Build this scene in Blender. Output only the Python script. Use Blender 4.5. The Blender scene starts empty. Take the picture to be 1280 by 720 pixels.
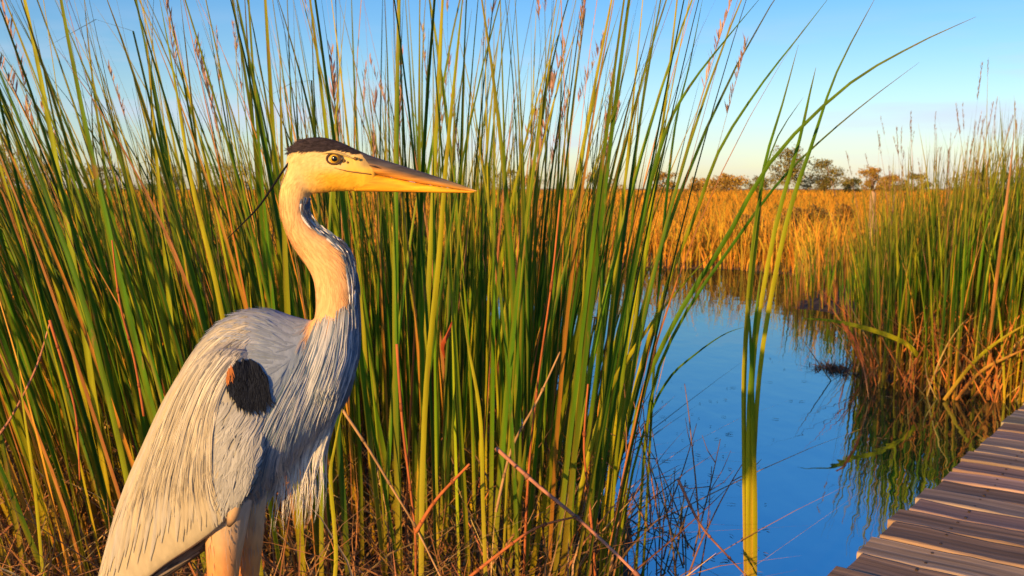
import bpy, bmesh, math, random
import numpy as np
from mathutils import Vector, Matrix
from mathutils.bvhtree import BVHTree

random.seed(7)
rng = np.random.default_rng(11)
scn = bpy.context.scene
COL = scn.collection
R = math.radians

# ------------------------------------------------------------------ camera
F = 1244.0
PITCH = math.atan(125.0 / F)
EYE = 1.30
Fw = np.array([0, math.cos(PITCH), -math.sin(PITCH)])
Up = np.array([0, math.sin(PITCH), math.cos(PITCH)])
Rt = np.array([1.0, 0, 0])

def ray(px, py):
    return Fw + Rt * (px - 640) / F + Up * (360 - py) / F

def P(px, py, Y):
    d = ray(px, py)
    d = d * (Y / d[1])
    return np.array([d[0], d[1], d[2] + EYE])

def G(px, py, z):
    d = ray(px, py)
    k = (z - EYE) / d[2]
    return np.array([d[0] * k, d[1] * k, z])

cam_d = bpy.data.cameras.new('camera')
cam = bpy.data.objects.new('camera', cam_d)
COL.objects.link(cam)
cam.location = (0, 0, EYE)
cam.rotation_euler = (R(90) - PITCH, 0, 0)
cam_d.sensor_width = 36
cam_d.lens = 36 * F / 1280
cam_d.clip_start = 0.05
cam_d.clip_end = 5000
cam_d.dof.use_dof = True
cam_d.dof.focus_distance = 1.65
cam_d.dof.aperture_fstop = 13
scn.camera = cam

# ------------------------------------------------------------------ light
SUN_EL = 13.0
sv = Vector((-0.54, -0.84, 0)).normalized() * math.cos(R(SUN_EL)) + Vector((0, 0, math.sin(R(SUN_EL))))
sun_d = bpy.data.lights.new('sun', 'SUN')
sun_d.energy = 5.0
sun_d.color = (1.0, 0.58, 0.19)
sun_d.angle = R(0.6)
sun = bpy.data.objects.new('sun', sun_d)
COL.objects.link(sun)
sun.rotation_euler = sv.to_track_quat('Z', 'Y').to_euler()

w = bpy.data.worlds.new('World')
scn.world = w
w.use_nodes = True
nt = w.node_tree
nt.nodes.clear()
out = nt.nodes.new('ShaderNodeOutputWorld')
bg = nt.nodes.new('ShaderNodeBackground')
sky = nt.nodes.new('ShaderNodeTexSky')
sky.sky_type = 'NISHITA'
sky.sun_disc = False
sky.sun_elevation = R(SUN_EL)
sky.sun_rotation = math.atan2(sv.x, sv.y)
sky.air_density = 1.0
sky.dust_density = 0.4
sky.ozone_density = 2.2
hs = nt.nodes.new('ShaderNodeHueSaturation')
hs.inputs['Saturation'].default_value = 1.25
nt.links.new(sky.outputs[0], hs.inputs['Color'])
# faint lilac-grey cloud streaks low in the sky
tc = nt.nodes.new('ShaderNodeTexCoord')
mp = nt.nodes.new('ShaderNodeMapping')
mp.inputs['Scale'].default_value = (1.6, 1.6, 14)
nt.links.new(tc.outputs['Generated'], mp.inputs['Vector'])
nz = nt.nodes.new('ShaderNodeTexNoise')
nz.inputs['Scale'].default_value = 2.2
nz.inputs['Detail'].default_value = 5
nt.links.new(mp.outputs[0], nz.inputs['Vector'])
cr = nt.nodes.new('ShaderNodeValToRGB')
cr.color_ramp.elements[0].position = 0.5
cr.color_ramp.elements[0].color = (0, 0, 0, 1)
cr.color_ramp.elements[1].position = 0.75
cr.color_ramp.elements[1].color = (1, 1, 1, 1)
nt.links.new(nz.outputs[0], cr.inputs[0])
sx = nt.nodes.new('ShaderNodeSeparateXYZ')
nt.links.new(tc.outputs['Generated'], sx.inputs[0])
band = nt.nodes.new('ShaderNodeValToRGB')
for i, (p_, v_) in enumerate([(0.0, 0.25), (0.06, .8), (0.11, .8), (0.17, 0)]):
    e = band.color_ramp.elements[i] if i < 2 else band.color_ramp.elements.new(p_)
    e.position = p_
    e.color = (v_, v_, v_, 1)
nt.links.new(sx.outputs[2], band.inputs[0])
mul = nt.nodes.new('ShaderNodeMath')
mul.operation = 'MULTIPLY'
nt.links.new(cr.outputs[0], mul.inputs[0])
nt.links.new(band.outputs[0], mul.inputs[1])
mx = nt.nodes.new('ShaderNodeMix')
mx.data_type = 'RGBA'
mx.inputs[7].default_value = (5.0, 5.0, 5.4, 1)
nt.links.new(mul.outputs[0], mx.inputs[0])
nt.links.new(hs.outputs[0], mx.inputs[6])
# sky colour of the evening: deeper blue overhead, milky at the horizon
zr = nt.nodes.new('ShaderNodeValToRGB')
for i, (p_, v_) in enumerate([(0.0, (.86, .85, 1.10)), (0.10, (.80, .84, .96)), (0.22, (.56, .78, 1.02)), (0.55, (.24, .76, 1.25))]):
    e = zr.color_ramp.elements[i] if i < 2 else zr.color_ramp.elements.new(p_)
    e.position = p_
    e.color = v_ + (1,)
nt.links.new(sx.outputs[2], zr.inputs[0])
mt = nt.nodes.new('ShaderNodeMix')
mt.data_type = 'RGBA'
mt.blend_type = 'MULTIPLY'
mt.inputs[0].default_value = 1
nt.links.new(mx.outputs[2], mt.inputs[6])
nt.links.new(zr.outputs[0], mt.inputs[7])
nt.links.new(mt.outputs[2], bg.inputs[0])
bg.inputs[1].default_value = 0.115
nt.links.new(bg.outputs[0], out.inputs[0])

scn.view_settings.view_transform = 'Standard'
scn.view_settings.look = 'None'
scn.view_settings.exposure = 0.58
scn.view_settings.gamma = 1.0
scn.render.engine = 'CYCLES'
scn.cycles.max_bounces = 6
scn.cycles.diffuse_bounces = 3
scn.cycles.glossy_bounces = 3
scn.cycles.transmission_bounces = 3
scn.cycles.use_denoising = True
scn.cycles.sample_clamp_indirect = 4

# ------------------------------------------------------------------ materials
def new_mat(name):
    m = bpy.data.materials.new(name)
    m.use_nodes = True
    m.node_tree.nodes.clear()
    return m, m.node_tree

def N(t, kind, **kw):
    n = t.nodes.new(kind)
    for k, v in kw.items():
        n.inputs[k].default_value = v
    return n

def attr_mat(name, rough=0.6, trans=0.0, noise=0.25, nscale=60, stretch=(1, 1, .06), bump=0.0, spec=0.4, coord='Object', spots=0):
    """colour from the mesh's own pigment attribute, broken up by stretched noise"""
    m, t = new_mat(name)
    o = N(t, 'ShaderNodeOutputMaterial')
    b = N(t, 'ShaderNodeBsdfPrincipled', Roughness=rough)
    b.inputs['Specular IOR Level'].default_value = spec
    a = N(t, 'ShaderNodeAttribute')
    a.attribute_name = 'Col'
    c = N(t, 'ShaderNodeTexCoord')
    mp = N(t, 'ShaderNodeMapping', Scale=stretch)
    n = N(t, 'ShaderNodeTexNoise', Scale=nscale, Detail=4)
    t.links.new(c.outputs[coord], mp.inputs[0])
    t.links.new(mp.outputs[0], n.inputs['Vector'])
    mr = N(t, 'ShaderNodeMapRange')
    mr.inputs[1].default_value = .3
    mr.inputs[2].default_value = .7
    mr.inputs[3].default_value = 1 - noise
    mr.inputs[4].default_value = 1 + noise
    t.links.new(n.outputs[0], mr.inputs[0])
    src = a.outputs['Color']
    if spots:
        n2 = N(t, 'ShaderNodeTexNoise', Scale=26, Detail=5, Roughness=.7)
        mp2 = N(t, 'ShaderNodeMapping', Scale=(1.4, 1.4, .22))
        t.links.new(c.outputs[coord], mp2.inputs[0])
        t.links.new(mp2.outputs[0], n2.inputs['Vector'])
        m2 = N(t, 'ShaderNodeMapRange')
        m2.inputs[1].default_value = .60
        m2.inputs[2].default_value = .70
        m2.inputs[4].default_value = spots
        t.links.new(n2.outputs[0], m2.inputs[0])
        sm = t.nodes.new('ShaderNodeMix')
        sm.data_type = 'RGBA'
        sm.inputs[7].default_value = (.36, .17, .05, 1)
        t.links.new(m2.outputs[0], sm.inputs[0])
        t.links.new(src, sm.inputs[6])
        src = sm.outputs[2]
    mm = t.nodes.new('ShaderNodeMix')
    mm.data_type = 'RGBA'
    mm.blend_type = 'MULTIPLY'
    mm.inputs[0].default_value = 1
    t.links.new(src, mm.inputs[6])
    t.links.new(mr.outputs[0], mm.inputs[7])
    t.links.new(mm.outputs[2], b.inputs['Base Color'])
    if bump:
        bp = N(t, 'ShaderNodeBump', Strength=bump, Distance=0.003)
        t.links.new(n.outputs[0], bp.inputs['Height'])
        t.links.new(bp.outputs[0], b.inputs['Normal'])
    if trans:
        tr = N(t, 'ShaderNodeBsdfTranslucent')
        t.links.new(mm.outputs[2], tr.inputs[0])
        mx = N(t, 'ShaderNodeMixShader')
        mx.inputs[0].default_value = trans
        t.links.new(b.outputs[0], mx.inputs[1])
        t.links.new(tr.outputs[0], mx.inputs[2])
        t.links.new(mx.outputs[0], o.inputs[0])
    else:
        t.links.new(b.outputs[0], o.inputs[0])
    return m

M_LEAF = attr_mat('reed_leaf', rough=.5, trans=.36, noise=.28, nscale=40, stretch=(1, 1, .05), spec=.12, spots=.75)
M_DRY = attr_mat('dry_stem', rough=.75, trans=.1, noise=.35, nscale=30, stretch=(1, 1, .4), spec=.2)
M_FIELD = attr_mat('prairie_grass', rough=.8, trans=.25, noise=.25, nscale=3, stretch=(1, 1, 1), spec=.15)
M_CROWN = attr_mat('tree_foliage', rough=.7, trans=.2, noise=.3, nscale=1, stretch=(1, 1, 1), spec=.2)
M_BARK = attr_mat('bark', rough=.9, noise=.3, nscale=8, stretch=(1, 1, .2), spec=.1)
M_FEATH = attr_mat('feather', rough=.9, trans=.22, noise=.10, nscale=130, stretch=(1, 1, .25), spec=.1)
M_SKIN = attr_mat('plumage_base', rough=.8, noise=.10, nscale=160, stretch=(1, 1, .2), bump=.2, spec=.15)
M_BILL = attr_mat('bill_horn', rough=.58, noise=.42, nscale=190, stretch=(.10, 1, 1), bump=.35, spec=.25)
M_LEG = attr_mat('leg_scales', rough=.65, noise=.12, nscale=160, stretch=(1, 1, .35), bump=.2, spec=.3)
M_EYE = attr_mat('eye_gloss', rough=.08, noise=.1, nscale=200, stretch=(1, 1, 1), spec=.6)
M_WOOD = attr_mat('weathered_wood', rough=.78, noise=.5, nscale=16, stretch=(1, 1, 1), bump=.8, spec=.25, coord='UV')
M_POST = attr_mat('old_post', rough=.85, noise=.35, nscale=22, stretch=(1, 1, .12), bump=.5, spec=.2)

def mud_mat():
    m, t = new_mat('marsh_soil')
    o = N(t, 'ShaderNodeOutputMaterial')
    b = N(t, 'ShaderNodeBsdfPrincipled', Roughness=.9)
    c = N(t, 'ShaderNodeTexCoord')
    n = N(t, 'ShaderNodeTexNoise', Scale=9, Detail=8)
    t.links.new(c.outputs['Object'], n.inputs['Vector'])
    r = N(t, 'ShaderNodeValToRGB')
    r.color_ramp.elements[0].position = .35
    r.color_ramp.elements[0].color = (.035, .022, .012, 1)
    r.color_ramp.elements[1].position = .7
    r.color_ramp.elements[1].color = (.13, .075, .032, 1)
    t.links.new(n.outputs[0], r.inputs[0])
    # beyond the shore the soil carries dead straw
    s = N(t, 'ShaderNodeSeparateXYZ')
    t.links.new(c.outputs['Object'], s.inputs[0])
    mr = N(t, 'ShaderNodeMapRange')
    mr.inputs[1].default_value = 14
    mr.inputs[2].default_value = 30
    t.links.new(s.outputs[1], mr.inputs[0])
    mx = t.nodes.new('ShaderNodeMix')
    mx.data_type = 'RGBA'
    mx.inputs[7].default_value = (.30, .16, .045, 1)
    t.links.new(mr.outputs[0], mx.inputs[0])
    t.links.new(r.outputs[0], mx.inputs[6])
    t.links.new(mx.outputs[2], b.inputs['Base Color'])
    bp = N(t, 'ShaderNodeBump', Strength=.8, Distance=.03)
    t.links.new(n.outputs[0], bp.inputs['Height'])
    t.links.new(bp.outputs[0], b.inputs['Normal'])
    t.links.new(b.outputs[0], o.inputs[0])
    return m

def water_mat():
    m, t = new_mat('pond_water')
    o = N(t, 'ShaderNodeOutputMaterial')
    c = N(t, 'ShaderNodeTexCoord')
    mp = N(t, 'ShaderNodeMapping', Scale=(1, .5, 1))
    n = N(t, 'ShaderNodeTexNoise', Scale=5, Detail=2)
    t.links.new(c.outputs['Object'], mp.inputs[0])
    t.links.new(mp.outputs[0], n.inputs['Vector'])
    bp = N(t, 'ShaderNodeBump', Strength=.08, Distance=.03)
    t.links.new(n.outputs[0], bp.inputs['Height'])
    d = N(t, 'ShaderNodeBsdfDiffuse')
    d.inputs['Color'].default_value = (.010, .014, .012, 1)
    g = N(t, 'ShaderNodeBsdfGlossy', Roughness=.015)
    g.inputs['Color'].default_value = (.70, .94, 1, 1)
    t.links.new(bp.outputs[0], g.inputs['Normal'])
    lw = N(t, 'ShaderNodeFresnel', IOR=9.0)
    t.links.new(bp.outputs[0], lw.inputs['Normal'])
    mx = N(t, 'ShaderNodeMixShader')
    t.links.new(lw.outputs[0], mx.inputs[0])
    t.links.new(d.outputs[0], mx.inputs[1])
    t.links.new(g.outputs[0], mx.inputs[2])
    t.links.new(mx.outputs[0], o.inputs[0])
    return m

# ------------------------------------------------------------------ mesh helpers
class MB:
    """collects vertices, faces, colours (and optional uv) and links them as one object"""
    def __init__(s):
        s.v, s.f, s.c, s.n, s.uv = [], [], [], 0, []

    def add(s, verts, faces, cols, uv=None):
        verts = np.asarray(verts, dtype=float).reshape(-1, 3)
        cols = np.asarray(cols, dtype=float)
        if cols.ndim == 1:
            cols = np.tile(cols[:3], (len(verts), 1))
        s.v.append(verts)
        s.c.append(cols[:, :3])
        s.f.append([tuple(i + s.n for i in f) for f in faces] if not isinstance(faces, np.ndarray) else faces + s.n)
        s.uv.append(np.zeros((len(verts), 2)) if uv is None else np.asarray(uv, dtype=float))
        s.n += len(verts)

    def arrays(s):
        V = np.concatenate(s.v)
        C = np.concatenate(s.c)
        return V, C

    def build(s, name, mat, parent=None, smooth=True, origin=None, uv=False):
        V, C = s.arrays()
        if origin is not None:
            V = V - np.asarray(origin)
        me = bpy.data.meshes.new(name)
        me.vertices.add(len(V))
        me.vertices.foreach_set('co', V.astype(np.float32).ravel())
        loops, starts, totals, k = [], [], [], 0
        for fs in s.f:
            if isinstance(fs, np.ndarray):
                n_, m_ = fs.shape
                loops.append(fs.ravel())
                starts.append(np.arange(n_) * m_ + k)
                totals.append(np.full(n_, m_))
                k += n_ * m_
            elif fs:
                L = np.fromiter((i for f in fs for i in f), dtype=np.int64)
                tt = np.array([len(f) for f in fs])
                starts.append(np.concatenate([[0], np.cumsum(tt)[:-1]]) + k)
                loops.append(L)
                totals.append(tt)
                k += len(L)
        loops = np.concatenate(loops)
        starts = np.concatenate(starts)
        totals = np.concatenate(totals)
        me.loops.add(len(loops))
        me.loops.foreach_set('vertex_index', loops.astype(np.int32))
        me.polygons.add(len(starts))
        me.polygons.foreach_set('loop_start', starts.astype(np.int32))
        me.polygons.foreach_set('loop_total', totals.astype(np.int32))
        me.polygons.foreach_set('use_smooth', np.full(len(starts), smooth))
        a = me.color_attributes.new('Col', 'FLOAT_COLOR', 'POINT')
        a.data.foreach_set('color', np.c_[C, np.ones(len(C))].astype(np.float32).ravel())
        if uv:
            u = me.uv_layers.new(name='UVMap')
            UV = np.concatenate(s.uv)
            u.data.foreach_set('uv', UV[loops].astype(np.float32).ravel())
        me.update()
        me.validate()
        me.materials.append(mat)
        o = bpy.data.objects.new(name, me)
        COL.objects.link(o)
        if parent is not None:
            o.parent = parent
            if origin is not None:
                o.location = Vector(origin) - parent.location
            else:
                o.matrix_parent_inverse = Matrix.Translation(-parent.location)
        elif origin is not None:
            o.location = origin
        return o

def tag(o, label=None, cat=None, group=None, kind=None):
    if label: o['label'] = label
    if cat: o['category'] = cat
    if group: o['group'] = group
    if kind: o['kind'] = kind
    return o

def empty(name, loc):
    o = bpy.data.objects.new(name, None)
    o.location = loc
    o.empty_display_size = .1
    COL.objects.link(o)
    return o

def catmull(pts, n):
    pts = np.asarray(pts, dtype=float)
    k = len(pts)
    t = np.linspace(0, k - 1, n)
    i = np.minimum(t.astype(int), k - 2)
    u = (t - i)[:, None]
    p = lambda j: pts[np.clip(j, 0, k - 1)]
    p0, p1, p2, p3 = p(i - 1), p(i), p(i + 1), p(i + 2)
    return .5 * ((2 * p1) + (-p0 + p2) * u + (2 * p0 - 5 * p1 + 4 * p2 - p3) * u ** 2 + (-p0 + 3 * p1 - 3 * p2 + p3) * u ** 3)

def mixc(a, b, t):
    a, b = np.asarray(a, float), np.asarray(b, float)
    t = np.asarray(t, float)[..., None]
    return a * (1 - t) + b * t

def sstep(a, b, x):
    t = np.clip((np.asarray(x, float) - a) / (b - a), 0, 1)
    return t * t * (3 - 2 * t)

def blades_np(base, h, lean, bend, width, phi, cb, cm, ct, S=8, kink=None, vdepth=.22, wpow=.75, tipstart=.45, edge=False):
    """N leaf blades at once; lean, bend are (N,2) horizontal offsets in units of height"""
    n = len(h)
    t = np.linspace(0, 1, S + 1)[None, :, None]
    h_ = h[:, None, None]
    hor = (lean[:, None, :] * t + bend[:, None, :] * t ** 2.4) * h_
    bm = np.linalg.norm(bend, axis=1)[:, None, None]
    z = h_ * (t - .35 * bm * t ** 3)
    if kink is not None:                      # kink: (N,3) start t, horizontal direction
        kt = kink[:, 0][:, None, None]
        over = np.clip(t - kt, 0, 1) * (kt < 1)
        z = z - over * h_ * 1.25
        hor = hor + over * h_ * kink[:, None, 1:3]
    pos = np.concatenate([hor, z], axis=2) + base[:, None, :]
    tt = t[..., 0]
    wp = np.clip((1 - tt) / (1 - tipstart), 0.02, 1) ** wpow * (0.75 + .25 * np.clip(tt * 5, 0, 1))
    ww = width[:, None] * wp * .5
    ang = phi[:, None] + .8 * tt * np.sin(phi * 3)[:, None]
    side = np.stack([np.cos(ang), np.sin(ang), np.zeros_like(ang)], axis=2)
    nrm = np.stack([-np.sin(ang), np.cos(ang), np.zeros_like(ang)], axis=2)
    L = pos - side * ww[..., None]
    Rr = pos + side * ww[..., None]
    C = pos + nrm * (ww * 2 * vdepth)[..., None]
    V = np.stack([L, C, Rr], axis=2).reshape(-1, 3)
    m = S + 1
    b0 = (np.arange(n) * m * 3)[:, None, None]
    s0 = (np.arange(S) * 3)[None, :, None]
    q = np.array([[0, 1, 4, 3], [1, 2, 5, 4]])
    Fc = (b0[..., None] + s0[..., None] + q[None, None]).reshape(-1, 4)
    k1 = sstep(.0, .38, tt)[..., None]
    k2 = sstep(.55, .95, tt)[..., None]
    col = cb[:, None, :] * (1 - k1) + cm[:, None, :] * k1
    col = col * (1 - k2) + ct[:, None, :] * k2
    col = np.repeat(col[:, :, None, :], 3, axis=2)
    if edge:                                  # pale yellow leaf margin on one side, darker colour on the other
        e_ = (.08 + .36 * np.abs(np.sin(phi * 9)))[:, None, None]
        col[:, :, 0] = col[:, :, 0] * (1 - e_) + np.array([.60, .40, .03]) * e_
        col[:, :, 2] = col[:, :, 2] * .75
    col = col.reshape(-1, 3)
    return V, Fc, col, pos

def ribbon(mb, pts, width, col, up=(0, -1, 0), vd=.25, profile=None, n=14):
    """a blade or feather along a traced 3D curve"""
    pts = catmull(pts, n)
    tan = np.gradient(pts, axis=0)
    tan /= np.linalg.norm(tan, axis=1)[:, None] + 1e-9
    upv = np.broadcast_to(np.asarray(up, float), pts.shape)
    side = np.cross(tan, upv)
    side /= np.linalg.norm(side, axis=1)[:, None] + 1e-9
    nrm = np.cross(side, tan)
    t = np.linspace(0, 1, n)
    pr = np.clip((1 - t) / .5, .03, 1) ** .8 if profile is None else profile(t)
    wv = (width * pr * .5)[:, None]
    V = np.stack([pts - side * wv, pts + nrm * wv * vd * 2, pts + side * wv], axis=1).reshape(-1, 3)
    Fc = []
    for i in range(n - 1):
        a = i * 3
        Fc += [(a, a + 1, a + 4, a + 3), (a + 1, a + 2, a + 5, a + 4)]
    col = np.asarray(col, float)
    if col.ndim == 1:
        c = np.tile(col, (n * 3, 1))
    else:
        c = np.repeat(catmull(col, n), 3, axis=0)
    mb.add(V, np.array(Fc), np.clip(c, 0, 1))
    return pts

def tube(mb, pts, rad, col, seg=7, cap=True, n=None, flat=1.0, flat_axis=None):
    pts = np.asarray(pts, float)
    rad = np.asarray(rad, float) * np.ones(len(pts)) if np.ndim(rad) == 0 else np.asarray(rad, float)
    if n:
        rad = catmull(rad[:, None], n)[:, 0]
        pts = catmull(pts, n)
    k = len(pts)
    tan = np.gradient(pts, axis=0)
    tan /= np.linalg.norm(tan, axis=1)[:, None] + 1e-9
    ref = np.array([0, 1, 0.]) if abs(tan[0][1]) < .9 else np.array([1., 0, 0])
    V = []
    for i in range(k):
        a = np.cross(tan[i], ref); a /= np.linalg.norm(a) + 1e-9
        b = np.cross(tan[i], a)
        ref = -b if np.dot(-b, ref) > 0 else b
        for j in range(seg):
            th = 2 * math.pi * j / seg
            V.append(pts[i] + (a * math.cos(th) + b * math.sin(th) * flat) * rad[i])
    Fc = []
    for i in range(k - 1):
        for j in range(seg):
            Fc.append((i * seg + j, i * seg + (j + 1) % seg, (i + 1) * seg + (j + 1) % seg, (i + 1) * seg + j))
    if cap:
        Fc.append(tuple(range(seg))[::-1])
        Fc.append(tuple(range((k - 1) * seg, k * seg)))
    col = np.asarray(col, float)
    if col.ndim == 2:
        cc = np.repeat(catmull(col, k), seg, axis=0)
    else:
        cc = col
    mb.add(V, Fc, cc)

# ------------------------------------------------------------------ ground and pond
POND = np.array([(0.1, -4), (0.15, 1.2), (0.40, 2.4), (0.44, 3.1), (0.40, 3.9), (0.25, 4.8), (-0.2, 6.2), (-1.2, 9), (-2.0, 12),
                 (-1.8, 14.6), (-0.5, 16.0), (1.6, 16.4), (3.6, 16.0), (4.4, 14.6), (3.9, 12.8), (3.35, 11.6), (3.1, 10.8), (3.4, 10.1), (3.5, 9.5), (3.1, 8.6),
                 (2.75, 7.6), (2.42, 6.65), (2.75, 6.15), (4.2, 5.8), (7, 4), (9, -4)])

def pond_sd(x, y):
    """signed distance to the shore, positive on land"""
    x, y = np.asarray(x, float), np.asarray(y, float)
    d = np.full(x.shape, 1e9)
    inside = np.zeros(x.shape, bool)
    m = len(POND)
    for i in range(m):
        a, b = POND[i], POND[(i + 1) % m]
        e = b - a
        t = np.clip(((x - a[0]) * e[0] + (y - a[1]) * e[1]) / (e @ e), 0, 1)
        d = np.minimum(d, np.hypot(x - a[0] - e[0] * t, y - a[1] - e[1] * t))
        cond = ((a[1] > y) != (b[1] > y)) & (x < (b[0] - a[0]) * (y - a[1]) / (b[1] - a[1] + 1e-12) + a[0])
        inside ^= cond
    return np.where(inside, -d, d)

def terrain(x, y):
    x, y = np.asarray(x, float), np.asarray(y, float)
    wob = .06 * np.sin(x * 5.1 + 1.3 * np.sin(y * 3.3)) + .05 * np.sin(y * 6.7 + x * 2.1)
    s = pond_sd(x, y) + wob
    h = np.where(s > 0, .06 * sstep(0, .35, s) + .01 * np.sin(x * 7) * np.sin(y * 6), -.4 * sstep(0, .6, -s) - .012)
    near = sstep(2.4, 1.7, y) * sstep(.12, -.15, x)
    return h * (1 - near) + .28 * near

gx = np.sinh(np.linspace(-8.2, 8.2, 330)) * .9
gx = np.unique(np.concatenate([gx[np.abs(gx) > 6], np.linspace(-6, 6, 150)]))
gy = np.concatenate([[-800, -300, -100, -40, -20, -10, -6], np.linspace(-4, 17, 230), 17 + np.sinh(np.linspace(0.02, 8, 60)) * 1.2])
XX, YY = np.meshgrid(gx, gy)
ZZ = terrain(XX, YY)
nx, ny = len(gx), len(gy)
idx = np.arange(nx * ny).reshape(ny, nx)
Fq = np.stack([idx[:-1, :-1], idx[:-1, 1:], idx[1:, 1:], idx[1:, :-1]], axis=-1).reshape(-1, 4)
gm = MB()
gm.add(np.stack([XX, YY, ZZ], -1).reshape(-1, 3), Fq, (.1, .06, .03))
g = gm.build('ground', mud_mat())
tag(g, kind='structure')

wm = MB()
wm.add([(-4, -5, 0), (10, -5, 0), (10, 17, 0), (-4, 17, 0)], [(0, 1, 2, 3)], (.1, .1, .1))
wo = wm.build('water', water_mat(), smooth=False)
tag(wo, kind='structure')

# ------------------------------------------------------------------ boardwalk
DZ = .30
A = G(1040, 722, DZ); B = G(1281, 503, DZ)
dd = (B - A); dd /= np.linalg.norm(dd)
pd = np.array([dd[1], -dd[0], 0])
WID = 1.75
bw = empty('boardwalk', A + pd * .5)
tag(bw, 'weathered grey brown plank boardwalk at the edge of the pond', 'boardwalk')
deck = MB()
s = -3.6
k = 0
while s < 9.0:
    wd = random.uniform(.128, .148)
    gap = random.uniform(.004, .012)
    th = .036
    zoff = random.uniform(-.006, .006)
    tilt = random.uniform(-.018, .028)
    l0 = random.uniform(-.02, .014)
    l1 = WID + random.uniform(-.015, .015)
    tone = random.uniform(.78, 1.2)
    base = np.array([random.uniform(.20, .25), random.uniform(.15, .18), random.uniform(.11, .135)]) * tone
    if random.random() < .2:
        base = np.array([.20, .135, .09]) * tone
    r = .007
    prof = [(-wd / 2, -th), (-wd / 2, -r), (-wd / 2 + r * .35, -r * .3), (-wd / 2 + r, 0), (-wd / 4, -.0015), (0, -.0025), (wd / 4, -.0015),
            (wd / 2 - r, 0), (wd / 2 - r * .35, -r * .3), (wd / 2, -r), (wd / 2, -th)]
    NL = 34
    V, UVs, cc = [], [], []
    ph1, ph2 = random.random() * 9, random.random() * 9
    bowm = random.uniform(-.004, .004)
    for i in range(NL + 1):
        u = i / NL
        L = l0 + (l1 - l0) * u
        wav = .0022 * math.sin(u * 13 + ph1) + .0015 * math.sin(u * 31 + ph2)
        for j, (a, z) in enumerate(prof):
            chip = (random.uniform(-.0018, .0018) if j in (1, 2, 3, 7, 8, 9) else 0)
            q = A + dd * (s + a + bowm * math.sin(u * 3.14) + chip) + pd * L
            V.append((q[0], q[1], DZ + zoff + z + tilt * a + wav + chip * .5))
            UVs.append((L * .09 + k * 1.37, a * 3.0 + k * .71))
            cc.append(base * (1.0 + (.55 if j in (1, 2, 3) else (.35 if j in (7, 8, 9) else 0)) + random.uniform(-.05, .05)))  # paler worn edges; sunward one raised further, its sunlight painted into the colour
    m = len(prof)
    Fc = []
    for i in range(NL):
        for j in range(m):
            j2 = (j + 1) % m
            Fc.append((i * m + j, i * m + j2, (i + 1) * m + j2, (i + 1) * m + j))
    Fc.append(tuple(range(m))[::-1]); Fc.append(tuple(range(NL * m, NL * m + m)))
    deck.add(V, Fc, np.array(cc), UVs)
    for L in (.16, WID / 2, WID - .16):                 # nail heads
        for a in (-wd * .28, wd * .28):
            q = A + dd * (s + a + random.uniform(-.006, .006)) + pd * (L + random.uniform(-.006, .006))
            zt = DZ + zoff + tilt * a + .0016
            ring = [(q[0] + .0042 * math.cos(t_), q[1] + .0042 * math.sin(t_), zt) for t_ in np.linspace(0, 2 * math.pi, 9)[:-1]]
            low = [(x_, y_, zt - .012) for x_, y_, _ in ring]
            deck.add(ring + low, [tuple(range(8))] + [(i, i + 8, (i + 1) % 8 + 8, (i + 1) % 8) for i in range(8)], (.045, .03, .022))
    s += wd + gap
    k += 1
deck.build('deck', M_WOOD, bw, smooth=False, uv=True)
for L in (.16, WID / 2, WID - .16):
    jm = MB()
    c0 = A + pd * L
    V = []
    for sgn in (-3.6, 9.0):
        for a, z in ((-.022, -.045), (.022, -.045), (.022, -.19), (-.022, -.19)):
            q = c0 + dd * sgn + pd * a
            V.append((q[0], q[1], DZ + z))
    jm.add(V, [(0, 1, 2, 3), (7, 6, 5, 4), (0, 4, 5, 1), (1, 5, 6, 2), (2, 6, 7, 3), (3, 7, 4, 0)], (.10, .075, .055), [(v[1] * .1, v[2] * 3) for v in V])
    jm.build('joist', M_WOOD, bw, smooth=False, uv=True)
for sgn in (-3, -1.2, .6, 2.4, 4.2, 6, 7.8):
    for L in (.24, WID - .24):
        q = A + dd * sgn + pd * L
        pm = MB()
        tube(pm, [(q[0], q[1], -.6), (q[0], q[1], 0), (q[0], q[1], DZ - .05)], [.06, .058, .056], (.09, .065, .045), seg=10)
        pm.build('post', M_POST, bw)

# ------------------------------------------------------------------ reed colours
def jit(c, n, a=.22):
    c = np.asarray(c, float)
    return np.clip(c * (1 + rng.uniform(-a, a, (n, 1))) * (1 + rng.uniform(-a * .4, a * .4, (n, 3))), 0, 1)

PAL = {  # base, middle, tip
    'green': ((.50, .28, .03), (.085, .215, .008), (.30, .27, .025)),
    'deep':  ((.30, .24, .02), (.035, .125, .008), (.16, .19, .02)),
    'lime':  ((.62, .38, .02), (.30, .36, .012), (.42, .34, .03)),
    'straw': ((.46, .17, .03), (.62, .28, .035), (.62, .36, .11)),
    'rust':  ((.26, .085, .03), (.42, .15, .05), (.42, .22, .12)),
}
PN = {'green': 'green', 'deep': 'dark green', 'lime': 'yellow green', 'straw': 'straw coloured', 'rust': 'rust brown'}

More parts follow.
